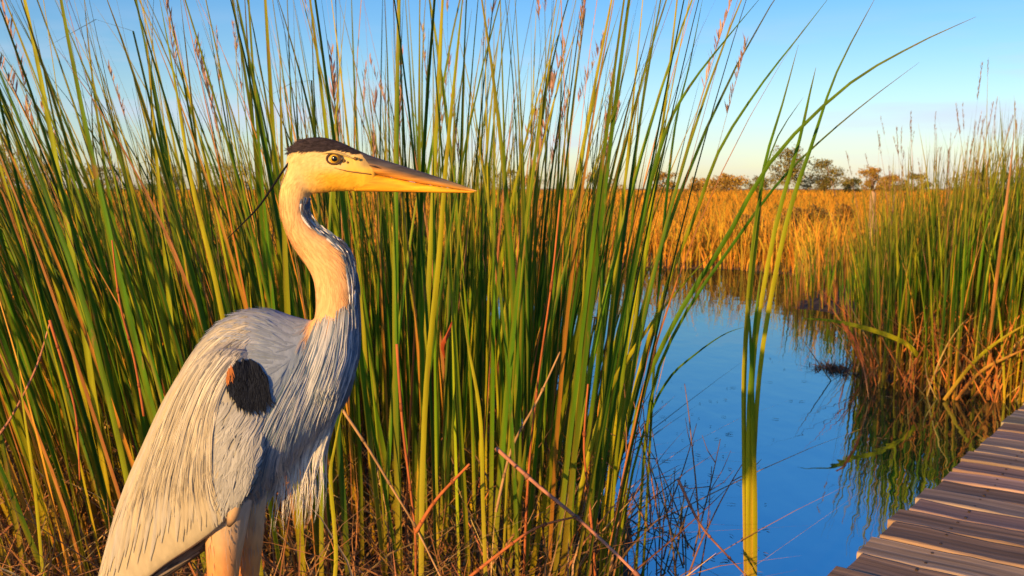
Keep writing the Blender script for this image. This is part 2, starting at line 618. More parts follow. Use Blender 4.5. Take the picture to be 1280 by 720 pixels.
def gen_reeds(x, y, pxh, hmin, hmax, wmin, wmax, probs, lean_fn, z=None):
    n = len(x)
    kinds = rng.choice(['green', 'deep', 'lime', 'straw', 'rust'], n, p=probs)
    h = rng.uniform(hmin, hmax, n)
    h = np.where(np.isin(kinds, ['rust', 'straw']), h * rng.uniform(.55, 1.0, n), h)
    wd = rng.uniform(wmin, wmax, n) * np.where(np.isin(kinds, ['rust', 'straw']), .6, 1)
    lx = lean_fn(x, y) + rng.normal(0, .05, n)
    ly = rng.normal(0, .07, n)
    bx = lean_fn(x, y) * .5 + rng.normal(0, .06, n)
    by = rng.normal(0, .06, n)
    phi = rng.normal(0, .75, n)
    zb = (terrain(x, y) if z is None else z) - .03
    cb = np.zeros((n, 3)); cm = cb.copy(); ct = cb.copy()
    for kk, (a, b, c) in PAL.items():
        m = kinds == kk
        cb[m] = jit(a, m.sum()); cm[m] = jit(b, m.sum()); ct[m] = jit(c, m.sum())
    kink = np.c_[np.where(rng.random(n) < .03, rng.uniform(.6, .85, n), 2.0), rng.normal(0, .5, n), rng.normal(0, .4, n)]
    return dict(base=np.c_[x, y, zb], h=h, lean=np.c_[lx, ly], bend=np.c_[bx, by], width=wd, phi=phi, cb=cb, cm=cm, ct=ct, kink=kink), kinds

def sub(d, m):
    return {k_: v_[m] for k_, v_ in d.items()}

def seed_heads(mb, tips, dirs, size, col):
    """feathery panicles: many thin spikelets round the top of a stem"""
    for p, d, sz in zip(tips, dirs, size):
        n = 34
        t = rng.random(n)
        c = p - d * (t * sz)[:, None]
        a = rng.uniform(0, 2 * math.pi, n)
        up = .9 + .3 * rng.random(n)
        o = np.c_[np.cos(a) * .3, np.sin(a) * .3, up]
        ln = sz * .16 * (.4 + .8 * rng.random(n))[:, None]
        s = np.c_[-np.sin(a), np.cos(a), np.zeros(n)] * (sz * .010)
        V = np.stack([c - s * .5, c + s * .5, c + o * ln * .6 + s, c + o * ln, c + o * ln * .6 - s], 1).reshape(-1, 3)
        f = np.arange(n)[:, None] * 5 + np.array([[0, 1, 2, 3, 4]])
        mb.add(V, f, np.repeat(jit(col, n, .3), 5, axis=0))

# the left stand ---------------------------------------------------------------
def lean_left(x, y):
    px = 640 + x / y * F
    return np.interp(px, [-150, 0, 300, 520, 700, 820, 900], [-.32, -.27, -.12, -.01, .08, .17, .21])

def edge_px(y):
    return np.interp(y, [2.3, 3.0, 3.6, 4.5, 6], [750, 768, 762, 712, 670])

def stand_points(n, y0, y1, pw=1.0):
    y = y0 + (y1 - y0) * rng.random(n) ** pw
    px = rng.uniform(-160, 1, n)
    e = edge_px(y)
    px = -160 + (e + 160) * rng.random(n) ** .92
    return (px - 640) / F * y, y, px

NEAR = 262
x, y, px = stand_points(NEAR, 2.35, 3.35)
near, nk = gen_reeds(x, y, None, 1.35, 2.45, .009, .0195, [.37, .20, .20, .13, .10], lean_left)
near['kink'][px > 560, 0] = 2.0
xb, yb, pxb = stand_points(1380, 3.2, 5.6, 1.0)
back, bk = gen_reeds(xb, yb, None, 1.1, 1.95, .010, .020, [.34, .30, .14, .13, .09], lean_left)
back['h'] = np.where(rng.random(len(xb)) < .22, back['h'] * 1.32, back['h'])
xb2, yb2, pxb2 = stand_points(520, 5.0, 8.5, 1.0)
keep = pond_sd(xb2, yb2) > 0
back2, _ = gen_reeds(xb2[keep], yb2[keep], None, 1.0, 1.6, .012, .020, [.2, .16, .14, .28, .22], lean_left)
rb = MB()
for d in (back, back2):
    V, Fc, C, pos = blades_np(S=9, edge=True, **d)
    rb.add(V, Fc, C)
# thin flowering stems through the back of the stand
xs, ys, _ = stand_points(80, 2.9, 5.5)
st, _ = gen_reeds(xs, ys, None, 2.1, 2.9, .004, .006, [0, 0, .1, .6, .3], lean_left)
st['h'] = rng.uniform(1.6, 2.8, len(xs)); st['kink'][:, 0] = 2
V, Fc, C, pos = blades_np(S=8, wpow=.3, tipstart=.9, **st)
rb.add(V, Fc, C)
dirs = pos[:, -1] - pos[:, -2]
dirs /= np.linalg.norm(dirs, axis=1)[:, None]
seed_heads(rb, pos[:, -1], dirs, rng.uniform(.20, .42, len(xs)), (.52, .32, .22))
o = rb.build('reed_bed', M_LEAF)
tag(o, 'dense mass of green and straw reeds filling the back of the tall stand behind the heron', 'reeds', kind='stuff')

def zone(px):
    if px < 130: return 'at the far left edge of the tall stand'
    if px < 270: return "behind the heron's back and tail"
    if px < 400: return "directly behind the heron's neck"
    if px < 600: return "behind the heron's long bill"
    if px < 700: return 'between the bill tip and the pond'
    return 'on the pond side of the tall stand'

GROUPR = 'tall reeds of the stand behind the heron'
for i in range(NEAR):
    d = sub(near, np.array([i]))
    V, Fc, C, pos = blades_np(S=12, edge=True, **d)
    mb = MB(); mb.add(V, Fc, C)
    o = mb.build('reed', M_LEAF, origin=d['base'][0])
    mid = pos[0, 6]
    mpx = 640 + mid[0] / mid[1] * F
    broken = 'bent over ' if d['kink'][0, 0] < 1 else ''
    wide = 'broad' if d['width'][0] > .0165 else 'narrow'
    lean = 'leaning left ' if d['lean'][0, 0] < -.13 else ('leaning right ' if d['lean'][0, 0] > .1 else 'upright ')
    tag(o, f"{wide} {broken or lean}{PN[nk[i]]} reed blade {zone(mpx)}".replace('  ', ' '), 'reed', GROUPR)

# traced single blades ---------------------------------------------------------
GR, YG, DG = (.11, .21, .008), (.38, .36, .012), (.05, .13, .008)
def traced(name, label, pts, ys, width, cols, cat, group=None, parent=None, up=(0, -1, 0), tip=None, mat=M_LEAF, n=22):
    ys = np.interp(np.linspace(0, 1, len(pts)), np.linspace(0, 1, len(ys)), ys)
    P3 = [P(a, b, yy) for (a, b), yy in zip(pts, ys)]
    mb = MB()
    ribbon(mb, P3, width, cols, up=up, n=n, profile=tip)
    o = mb.build(name, mat, parent, origin=P3[0])
    if parent is None:
        tag(o, label, cat, group)
    return o

stemtip = lambda t: np.where(t < .9, 1, .6)
T = [
 ('long arching green blade reaching farthest right across the open sky', [(765, 790), (778, 640), (800, 500), (850, 390), (905, 303), (965, 200), (1055, 110), (1140, 58), (1220, 21)], [2.75, 2.6], .021, [YG, GR, GR, (.2, .2, .05)]),
 ('slender green blade pointing to the right just below the longest arching blade', [(790, 790), (800, 640), (815, 490), (855, 395), (920, 300), (970, 232), (1018, 183), (1080, 130), (1149, 78)], [3.0, 2.8], .015, [YG, GR, DG, (.2, .16, .05)]),
 ('curved green blade rising over the pond to the top edge of the photo', [(745, 800), (765, 620), (800, 460), (838, 345), (868, 272), (900, 186), (950, 108), (999, 45), (1040, -8)], [2.9, 2.75], .017, [YG, YG, GR, GR]),
 ('green blade crossing the sky left of the curved one over the pond', [(755, 800), (768, 600), (785, 400), (805, 265), (832, 165), (862, 108), (905, 52), (955, -8)], [2.7, 2.6], .017, [YG, GR, GR, DG]),
 ('thin dark green blade nearly upright at the right edge of the stand', [(800, 800), (812, 560), (825, 340), (842, 170), (862, 80), (880, -10)], [3.0, 2.9], .013, [YG, DG, DG, GR]),
 ('yellow green blade slanting from the stand down into the pond', [(700, 800), (720, 640), (757, 500), (800, 425), (840, 372), (895, 310)], [2.6, 2.9], .020, [YG, YG, YG, GR]),
 ('bright yellow lit blade standing straight under the bill tip', [(527, 800), (527, 640), (533, 480), (548, 330), (558, 200), (572, 60), (580, -20)], [2.2, 2.25], .022, [(.5, .4, .04), YG, YG, GR]),
 ('broad yellow green blade rising left of the white post reeds at upper left', [(335, 800), (312, 600), (275, 380), (240, 230), (220, 110), (198, -10)], [2.3, 2.35], .020, [YG, YG, YG, GR]),
 ('dark green blade curving out at the upper left corner', [(190, 760), (150, 560), (105, 380), (60, 250), (20, 140), (-30, 20)], [2.4, 2.5], .022, [YG, GR, DG, DG]),
 ('bright yellow blade low beside the hanging breast plumes', [(408, 800), (420, 700), (413, 600), (418, 560), (430, 500)], [2.1, 2.2], .016, [(.5, .4, .04), YG, YG, YG]),
 ('yellow green blade low at the left edge of the photo', [(60, 800), (52, 700), (42, 600), (28, 500), (20, 420)], [2.3, 2.4], .014, [(.4, .36, .04), YG, YG, GR]),
 ('golden blade leaning left under the bill with a green top', [(610, 800), (604, 640), (600, 520), (585, 430), (572, 340)], [2.2, 2.3], .016, [(.5, .34, .04), YG, YG, GR]),
 ('arched green blade bending over the blue water beside the single cattail', [(775, 800), (782, 640), (807, 533), (835, 475), (869, 443), (905, 418), (933, 408)], [3.0, 2.9], .012, [YG, GR, DG, DG]),
]
T[7] = ('broad yellow green blade rising to the top edge above the wing of the heron',) + T[7][1:]
for (lab, pts, ys_, wd, cols) in T:
    traced('reed', lab, pts, ys_, wd * (.55 if max(ys_) < 2.5 else .62), cols, 'reed', GROUPR)

# the single cattail in the water ------------------------------------------------
cy = 2.72
root = P(936, 820, cy)
root[2] = -.3
root = P(936, 235 + 1.55 / cy * F, cy)
cat = empty('cattail', (root[0], root[1], -.2))
tag(cat, 'single green cattail plant with golden base standing alone in the pond', 'cattail')
GB = (.50, .34, .03)
for lab, pts, wd in [
    ('', [(936, 860), (934, 700), (930, 560), (932, 430), (944, 310), (955, 210), (978, 130), (998, 56)], .015),
    ('', [(937, 860), (938, 700), (938, 560), (944, 430), (968, 290), (999, 176), (1012, 118), (1020, 84)], .015),
    ('', [(938, 860), (941, 700), (943, 560), (954, 430), (983, 279), (1014, 183), (1046, 90), (1096, -6)], .016),
    ('', [(937, 860), (936, 720), (935, 600), (937, 500), (944, 400), (953, 328)], .017),
    ('', [(935, 860), (931, 700), (929, 560), (930, 440), (945, 270), (968, 180), (1004, 122)], .010),
    ('', [(938, 860), (943, 740), (944, 640), (941, 520), (938, 420), (934, 372)], .016),
]:
    traced('leaf', None, pts, [cy, cy + random.uniform(-.03, .05)], wd * .8, [(.45, .28, .03), GB, YG, YG, GR, GR, (.2, .2, .04)], None, parent=cat, tip=lambda t: np.clip((1 - t) / .40, .03, 1) ** .8)

# dead stems ---------------------------------------------------------------------
PK, RU, ST = (.46, .20, .13), (.44, .13, .04), (.46, .27, .12)
GD = 'dead stems lying across the foot of the stand'
def dead(label, pts, ys, r, cols):
    ys = np.interp(np.linspace(0, 1, len(pts)), np.linspace(0, 1, len(ys)), ys)
    P3 = np.array([P(a, b, yy) for (a, b), yy in zip(pts, ys)])
    mb = MB()
    k_ = 16
    rr = np.linspace(r, r * .55, len(P3))
    tube(mb, P3, rr, np.array([cols, np.array(cols) * .9, np.array(cols) * 1.1]), seg=6, n=k_)
    q = catmull(P3, k_)
    for j in (3, 7, 11):              # leaf-joint nodes
        tube(mb, [q[j] * .8 + q[j - 1] * .2, q[j], q[j] * .8 + q[j + 1] * .2], [r * .9, r * 1.25, r * .9], np.array(cols) * .6, seg=6)
    o = mb.build('dead_reed', M_DRY, origin=P3[0])
    return tag(o, label, 'dead reed', GD)

D = [
 ('thick pinkish dead stem slanting down to the right near the water', [(620, 560), (670, 605), (730, 655), (800, 722), (860, 790)], [2.3, 2.1], .0052, PK),
 ('arched orange dead stem crossing low under the thick pinkish one', [(570, 735), (620, 695), (670, 660), (720, 646)], [2.15, 2.2], .0042, RU),
 ('short orange dead stem tilted up beside the yellow blade', [(520, 665), (545, 625), (587, 580)], [2.15, 2.1], .0050, RU),
 ('rusty dead stem from the breast plumes down to the right', [(428, 512), (460, 560), (490, 610), (520, 660), (560, 740)], [2.2, 2.2], .0036, ST),
 ('long red orange stem curving down left of the bright yellow blade', [(496, 430), (503, 530), (514, 620), (520, 690), (515, 780)], [2.25, 2.2], .0036, RU),
 ('pale pink twig at the lower right of the stand reaching the single cattail', [(848, 600), (875, 655), (905, 690), (935, 722)], [2.5, 2.65], .0040, PK),
 ('bent rust stem left of the heron wing', [(62, 400), (80, 460), (95, 520), (100, 600)], [2.4, 2.4], .0040, RU),
 ('pinkish broken stem at the left edge above the thatch', [(-10, 555), (15, 520), (45, 460), (62, 405)], [2.5, 2.5], .0038, PK),
 ('orange stem standing behind the wing at lower left', [(180, 520), (168, 450), (150, 380), (140, 300)], [2.4, 2.4], .0036, RU),
 ('straw stem slanting up to the right in the middle of the stand', [(620, 640), (640, 560), (672, 500), (700, 440)], [2.4, 2.5], .0038, ST),
 ('tall orange stem between bill tip and pond', [(655, 720), (660, 600), (672, 480), (690, 350), (700, 250)], [2.5, 2.5], .0036, RU),
 ('rust stem upright right of the crossing dead stems', [(745, 730), (738, 640), (730, 560), (735, 480)], [2.5, 2.5], .0040, RU),
]
for a in D: dead(*a)
# tangled twigs at the water's edge
GT = "dead twigs tangled at the water's edge"
for i in range(30):
    x0 = random.uniform(770, 885); y0 = random.uniform(640, 800)
    an = random.uniform(-1.2, .65); ln = random.uniform(90, 240)
    cv = random.uniform(-.9, .5)
    pts = []
    qx, qy = x0, y0
    for j in range(6):
        pts.append((qx, qy))
        qx += math.sin(an) * ln / 6 * .55; qy -= math.cos(an) * ln / 6
        an += cv / 6 + random.uniform(-.08, .08)
    yy = random.uniform(2.7, 3.3)
    c = random.choice([(.22, .12, .06), (.16, .10, .05), (.30, .14, .07), (.12, .13, .04)])
    mb = MB()
    P3 = np.array([P(a, b, yy + .03 * j) for j, (a, b) in enumerate(pts)])
    tube(mb, P3, np.linspace(.0030, .0012, 6), c, seg=5, n=14)
    for j in range(random.randint(1, 3)):    # side shoots
        q = P3[random.randint(1, 4)]
        v = np.array([random.uniform(-1, 1), random.uniform(-.4, .4), random.uniform(-.1, 1)]) * random.uniform(.05, .14)
        tube(mb, [q, q + v * .6, q + v + np.array([0, 0, .02])], [.0016, .0013, .0007], c, seg=4)
    o = mb.build('twig', M_DRY, origin=P3[0])
    d_ = 'curved' if abs(cv) > .35 else 'straight'
    cn = {.22: 'brown', .16: 'dark brown', .30: 'reddish', .12: 'olive'}[c[0]]
    tag(o, f"thin {d_} {cn} twig in the tangle between the stand and the open blue water", 'twig', GT)
# a red dead leaf caught between the reeds
mb = MB()
ribbon(mb, [P(556, 448, 2.3), P(553, 432, 2.28), P(560, 418, 2.28), P(565, 402, 2.3)], .010, (.42, .08, .025), n=9, profile=lambda t: np.sin(np.clip(t, .02, .98) * 3.14) ** .7)
tag(mb.build('dead_leaf', M_LEAF, origin=P(556, 448, 2.3)), 'small red dead leaf caught among the reeds under the bill', 'leaf')

# thatch on the bank ----------------------------------------------------------------
th = MB()
n = 4600
yy = 2.2 + 4.6 * rng.random(n) ** 1.4
pp = -180 + (edge_px(yy) + 190) * rng.random(n)
xx = (pp - 640) / F * yy
m = pond_sd(xx, yy) > -.1
xx, yy = xx[m], yy[m]; n = len(xx)
a = rng.uniform(0, 2 * math.pi, n)
lm = np.abs(rng.normal(0, .8, n))
c = np.where(rng.random(n)[:, None] < .55, jit((.30, .13, .05), n, .35), jit((.16, .09, .04), n, .35))
c = np.where(rng.random(n)[:, None] < .2, jit((.42, .27, .12), n, .3), c)
V, Fc, C, _ = blades_np(np.c_[xx, yy, np.maximum(terrain(xx, yy), 0) - .01], rng.uniform(.12, .62, n), np.c_[np.cos(a) * lm, np.sin(a) * lm * .6],
                        np.c_[rng.normal(0, .5, n), rng.normal(0, .3, n)], rng.uniform(.004, .010, n), rng.normal(0, .8, n), c, c * 1.1, c * 1.2, S=5)
th.add(V, Fc, C)
tag(th.build('thatch', M_DRY), 'tangled brown dead straw covering the bank under the reeds', 'thatch', kind='stuff')

# right stand -------------------------------------------------------------------------
def lean_right(x, y):
    return np.interp(640 + x / y * F, [1000, 1090, 1250, 1400], [-.10, -.03, .05, .08])
def right_pts(n, y0, y1, xm=5.8, pw=1.0):
    y = y0 + (y1 - y0) * rng.random(n) ** pw
    x = 2.1 + (xm - 2.1) * rng.random(n)
    m = (pond_sd(x, y) > -.16)
    return x[m], y[m]
rs = MB()
x, y = right_pts(3700, 5.8, 9.5)
m = (640 + x / y * F > 1082 + 8 * np.sin(y * 5)) & ((y > 6.15) | (x > 2.6))
x, y = x[m], y[m]
d, _ = gen_reeds(x, y, None, 1.0, 1.7, .010, .020, [.46, .22, .16, .09, .07], lean_right)
d['h'] *= np.interp(640 + x / y * F, [1070, 1150, 1280], [.82, 1.0, 1.18])
V, Fc, C, _ = blades_np(S=7, edge=True, **d); rs.add(V, Fc, C)
x, y = right_pts(600, 6.0, 10)
m = (640 + x / y * F > 1080)
x, y = x[m], y[m]
d, _ = gen_reeds(x, y, None, 1.6, 2.15, .0035, .005, [0, 0, .1, .5, .4], lean_right)
d['h'] = rng.uniform(1.4, 2.1, len(x)) * np.interp(640 + x / y * F, [1080, 1180, 1280], [.84, 1.0, 1.12]); d['kink'][:, 0] = 2
sel = rng.random(len(x)) < .45
V, Fc, C, pos = blades_np(S=6, wpow=.3, tipstart=.9, **sub(d, sel)); rs.add(V, Fc, C)
dirs = pos[:, -1] - pos[:, -2]; dirs /= np.linalg.norm(dirs, axis=1)[:, None]
seed_heads(rs, pos[:, -1], dirs, rng.uniform(.12, .26, sel.sum()), (.32, .20, .11))
tag(rs.build('reed_bed', M_LEAF), 'thick stand of green and brown reeds right of the pond beyond the boardwalk', 'reeds', kind='stuff')
# dead orange stems at its foot
rt = MB()
x, y = right_pts(2600, 5.75, 8.2, pw=1.3)
n = len(x)
a = rng.normal(0, .45, n)
c = np.where(rng.random(n)[:, None] < .6, jit((.50, .17, .04), n, .3), jit((.40, .25, .08), n, .3))
V, Fc, C, _ = blades_np(np.c_[x, y, terrain(x, y) - .02], rng.uniform(.2, .75, n), np.c_[a + .15, rng.normal(-.1, .3, n)], np.c_[rng.normal(0, .4, n), rng.normal(0, .2, n)],
                        rng.uniform(.006, .012, n), rng.normal(0, .8, n), c * .8, c, c * 1.1, S=5)
rt.add(V, Fc, C)
tag(rt.build('dead_reeds', M_DRY), 'orange dead reed stems at the foot of the right stand', 'dead reeds', kind='stuff')
# middle clump between far shore and right stand
mc = MB()
x, y = right_pts(2200, 8.2, 13.5, 5.5)
m = (640 + x / y * F < 1110)
x, y = x[m], y[m]
d, _ = gen_reeds(x, y, None, .40, .85, .010, .018, [.24, .12, .10, .28, .26], lambda a_, b_: a_ * 0)
V, Fc, C, _ = blades_np(S=5, **d); mc.add(V, Fc, C)
tag(mc.build('sedge', M_LEAF), 'shorter mixed green and brown sedge on the shore left of the right stand', 'sedge', kind='stuff')
# single blades of the right stand
def traced_r(lab, pts, ys_, wd, cols, tip=None):
    o = traced('reed', lab, pts, ys_, wd, cols, 'reed', 'single reeds at the right stand', tip=tip, n=18)
traced_r('long green blade fallen nearly flat over the water left of the right stand', [(1150, 448), (1130, 428), (1085, 411), (1040, 401), (1002, 398)], [6.3, 6.2], .030, [YG, YG, GR])
traced_r('thin brown stem hooped down into the water left of the right stand', [(1052, 404), (1068, 425), (1080, 462), (1086, 500)], [6.1, 6.0], .016, [RU, RU, ST])
traced_r('yellow blade slanting up to the right from the foot of the right stand', [(1180, 500), (1215, 455), (1250, 425), (1300, 395)], [6.0, 5.8], .022, [(.5, .3, .04), YG, (.5, .3, .04)])
traced_r('orange blade leaning right low in the right stand', [(1195, 500), (1225, 465), (1262, 445), (1310, 425)], [6.0, 5.8], .018, [(.5, .2, .04), (.5, .28, .05), RU])
traced_r('tall orange dead reed rising on the right side of the right stand', [(1235, 500), (1240, 400), (1252, 300), (1262, 220), (1268, 160)], [6.0, 6.1], .022, [(.5, .2, .04), (.5, .22, .06), (.5, .28, .14)])

# far prairie -----------------------------------------------------------------------
fg = MB()
n = 105000
ly = rng.random(n)
y = 5.2 * (260 / 5.2) ** (ly ** .85)
px = rng.uniform(-260, 1560, n)
x = (px - 640) / F * y
sd = pond_sd(x, y)
m = (sd > -.12) & ~((px > 1075) & (y < 11)) & ~((y < 12.6) & (px > 940)) & ((y > 13.2) | (x < 0))
x, y, px, sd = x[m], y[m], px[m], sd[m]
n = len(x)
shore = np.exp(-np.clip(sd, 0, 9) / .8) * (y > 12)
patch = .5 + .5 * np.sin(x * .32 + 2 * np.sin(y * .11)) * np.cos(y * .17 + x * .05)
h = rng.uniform(.55, .95, n) * (1 - .35 * shore) * (.85 + .25 * patch)
h = np.where(y > 60, h + .22, h)
gold = mixc(jit((.66, .28, .02), n, .28), jit((.40, .24, .025), n, .3), patch * .6)
red = jit((.60, .25, .03), n, .3)
c = gold * (1 - shore[:, None]) + red * shore[:, None]
og = rng.random(n) < .16
c[og] = jit((.10, .13, .025), og.sum(), .3)
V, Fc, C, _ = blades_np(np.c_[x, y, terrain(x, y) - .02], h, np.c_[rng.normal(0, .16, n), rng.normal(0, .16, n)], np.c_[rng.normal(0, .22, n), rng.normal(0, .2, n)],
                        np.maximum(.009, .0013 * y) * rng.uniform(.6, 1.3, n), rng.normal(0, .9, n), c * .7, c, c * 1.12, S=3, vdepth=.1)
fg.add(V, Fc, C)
n = 9000                                       # rank growth along the far shore
y = rng.uniform(12.5, 19, n); x = rng.uniform(-3.5, 6, n)
sd = pond_sd(x, y)
m = (sd > -.12) & (sd < 1.6) & (rng.random(n) < np.exp(-np.clip(sd, 0, 9) / .9))
x, y = x[m], y[m]; n = len(x)
c = np.where(rng.random(n)[:, None] < .6, jit((.62, .28, .03), n, .3), jit((.50, .34, .03), n, .3))
V, Fc, C, _ = blades_np(np.c_[x, y, terrain(x, y) - .02], rng.uniform(.7, 1.12, n), rng.normal(0, .12, (n, 2)), rng.normal(0, .16, (n, 2)),
                        rng.uniform(.012, .026, n), rng.normal(0, .8, n), c * .8, c, c * 1.1, S=4, vdepth=.1)
fg.add(V, Fc, C)
tag(fg.build('prairie_grass', M_FIELD), 'golden orange sawgrass prairie reaching to the far trees', 'grass', kind='stuff')

# low dark brush on the far shore
def brush(cx, cy_, rx, ry, hh, n_, col, name, label, cat, group):
    mb = MB()
    o0 = np.array([cx, cy_, .05])
    for s_ in range(9):
        a_ = random.uniform(0, 6.28)
        e_ = o0 + np.array([math.cos(a_) * rx * .6, math.sin(a_) * ry * .6, hh * random.uniform(.5, .9)])
        tube(mb, [o0, (o0 + e_) / 2 + [0, 0, .1], e_], [.03, .02, .01], (.1, .07, .045), seg=5)
    mb.build('stem', M_BARK, None, origin=o0)
    ob = bpy.data.objects[-1] if False else None
    return None

# trees ------------------------------------------------------------------------------
def tree(px0, pyb, pyt, Y, wpx, label, col, group, n_leaf=1500, open_=.5, kind='tree', trunk=.35):
    base = P(px0, pyb, Y)
    base[2] = .02
    top = P(px0, pyt, Y)[2]
    H = top - base[2]
    W = wpx / F * Y / 2
    root = empty('tree' if kind == 'tree' else 'bush', base)
    tag(root, label, kind, group)
    tm = MB()
    th_ = H * trunk
    lean = random.uniform(-.06, .06) * H
    r0 = max(.07, H * .028)
    tp = base + np.array([lean, 0, th_])
    tube(tm, [base - [0, 0, .2], base + [lean * .3, 0, th_ * .5], tp, tp + [lean * .5, 0, H * .3]], [r0 * 1.3, r0, r0 * .8, r0 * .3], (.16, .115, .08), seg=7, n=9)
    clumps = []
    nb = 13 if kind == 'tree' else 9
    for i in range(nb):
        a_ = i * 2.4 + random.uniform(-.4, .4)
        rr_ = random.uniform(.25, .85)
        zz = random.uniform(.15, .9) if kind == 'bush' else random.uniform(trunk * .8 + .06, .88)
        shr = math.sqrt(max(.1, 1 - (max(0, zz - .45) / .6) ** 2))
        e_ = base + np.array([math.cos(a_) * W * rr_ * shr, math.sin(a_) * W * rr_ * shr, H * zz])
        s0_ = base + np.array([lean * .6, 0, min(th_, H * zz * .6)])
        tube(tm, [s0_, (s0_ + e_) / 2 + [0, 0, H * .05], e_], [r0 * .5, r0 * .3, r0 * .1], (.15, .11, .08), seg=5, n=6)
        clumps.append((e_, W * random.uniform(.30, .46), H * random.uniform(.13, .21) * (1.5 if kind == 'bush' else 1)))
    clumps.append((base + np.array([lean, 0, H * .86]), W * .3, H * .12))
    tm.build('trunk', M_BARK, root, origin=tuple(base))
    cm_ = MB()
    for (c_, rw, rh) in clumps:
        nl = int(n_leaf * (3.5 if kind == 'bush' else 2.2)) // len(clumps)
        u = rng.normal(0, 1, (nl, 3)); u /= np.linalg.norm(u, axis=1)[:, None]
        rad = rng.random(nl)[:, None] ** .45 * (1 + .25 * np.sin(u[:, :1] * 5 + u[:, 2:] * 4))
        p_ = c_ + u * rad * np.array([rw, rw, rh])
        ls = rng.uniform(.5, 1.1, nl)[:, None] * (.035 if kind == 'bush' else max(.10, Y * .0013))
        a1 = rng.normal(0, 1, (nl, 3)); a1 /= np.linalg.norm(a1, axis=1)[:, None]
        b1 = np.cross(a1, rng.normal(0, 1, (nl, 3))); b1 /= np.linalg.norm(b1, axis=1)[:, None]
        V = np.stack([p_ - a1 * ls, p_ + b1 * ls * .5, p_ + a1 * ls, p_ - b1 * ls * .5], 1).reshape(-1, 3)
        f = np.arange(nl * 4).reshape(-1, 4)
        shade = random.uniform(.75, 1.3)
        cm_.add(V, f, np.repeat(jit(np.array(col) * shade, nl, .35), 4, axis=0))
    cm_.build('crown', M_CROWN, root, smooth=False, origin=tuple(base))

GTn = 'trees on the far horizon'
OLV, GLD, DGR = (.20, .17, .035), (.36, .22, .04), (.14, .14, .03)
tree(985, 238, 182, 120, 52, 'tallest dark tree on the horizon with an open crown, behind the cattail leaves', OLV, GTn, 1500)
tree(1030, 238, 197, 125, 66, 'broad rounded olive tree right of the tallest horizon tree', OLV, GTn, 1600, trunk=.2)
tree(1091, 240, 208, 110, 42, 'small orange lit tree above the pale stem', GLD, GTn, 900, trunk=.25)
tree(1066, 239, 222, 130, 30, 'low dark tree between the broad olive tree and the pale stem', DGR, GTn, 500, trunk=.2)
tree(907, 240, 216, 115, 66, 'wide low golden tree on the horizon left of the cattail', GLD, GTn, 1300, trunk=.15)
tree(868, 240, 221, 120, 34, 'small golden bushy tree on the horizon right of the stand edge', GLD, GTn, 600, trunk=.15)
tree(828, 240, 214, 110, 46, 'golden tree on the horizon half hidden by the edge of the stand', GLD, GTn, 800, trunk=.2)
tree(1145, 240, 216, 130, 50, 'olive tree on the horizon behind the left tips of the right stand', OLV, GTn, 800, trunk=.2)
tree(1215, 240, 212, 125, 70, 'olive tree on the horizon behind the middle of the right stand', OLV, GTn, 900, trunk=.2)
tree(1275, 240, 206, 118, 60, 'olive tree on the horizon at the right edge of the photo', OLV, GTn, 900, trunk=.2)
tree(948, 240, 219, 125, 44, 'small olive tree on the horizon just left of the tallest dark tree', OLV, GTn, 700, trunk=.2)
tree(1112, 240, 218, 135, 40, 'low golden tree on the horizon just right of the pale stem', GLD, GTn, 700, trunk=.2)
tree(888, 240, 228, 140, 50, 'lowest golden tree on the horizon between two bushier ones', GLD, GTn, 600, trunk=.1)
tree(8, 238, 176, 95, 60, 'golden tree on the horizon at the left edge of the photo', GLD, GTn, 1300, trunk=.2)
tree(62, 238, 200, 100, 60, 'golden green tree next to the leftmost horizon tree', GLD, GTn, 1000, trunk=.2)
tree(130, 238, 206, 110, 70, 'low olive tree seen through the reeds at upper left', OLV, GTn, 900, trunk=.2)
tree(205, 238, 205, 105, 70, 'dark low tree seen through the reeds above the wing', DGR, GTn, 900, trunk=.2)
tree(285, 238, 203, 110, 76, 'olive tree seen through the reeds left of the heron head', OLV, GTn, 900, trunk=.2)
tree(480, 238, 208, 120, 90, 'wide olive tree seen through the reeds behind the bill', OLV, GTn, 900, trunk=.2)
tree(640, 238, 210, 120, 90, 'low olive tree seen through the reeds right of the bill tip', OLV, GTn, 900, trunk=.2)
tree(755, 239, 214, 118, 70, 'low golden tree seen through the right half of the stand', GLD, GTn, 800, trunk=.2)
GBn = 'brush along the far shore'
tree(1000, 300, 258, 17.5, 90, 'dark olive thicket on the far shore right of the cattail leaves', (.20, .13, .035), GBn, 1500, kind='bush', trunk=.1)
tree(935, 300, 266, 18.5, 60, 'low brown thicket on the far shore left of the dark olive one', (.28, .15, .04), GBn, 1000, kind='bush', trunk=.1)
tree(1060, 300, 254, 16.5, 70, 'brown thicket on the far shore just left of the pale stem', (.26, .15, .035), GBn, 1200, kind='bush', trunk=.1)

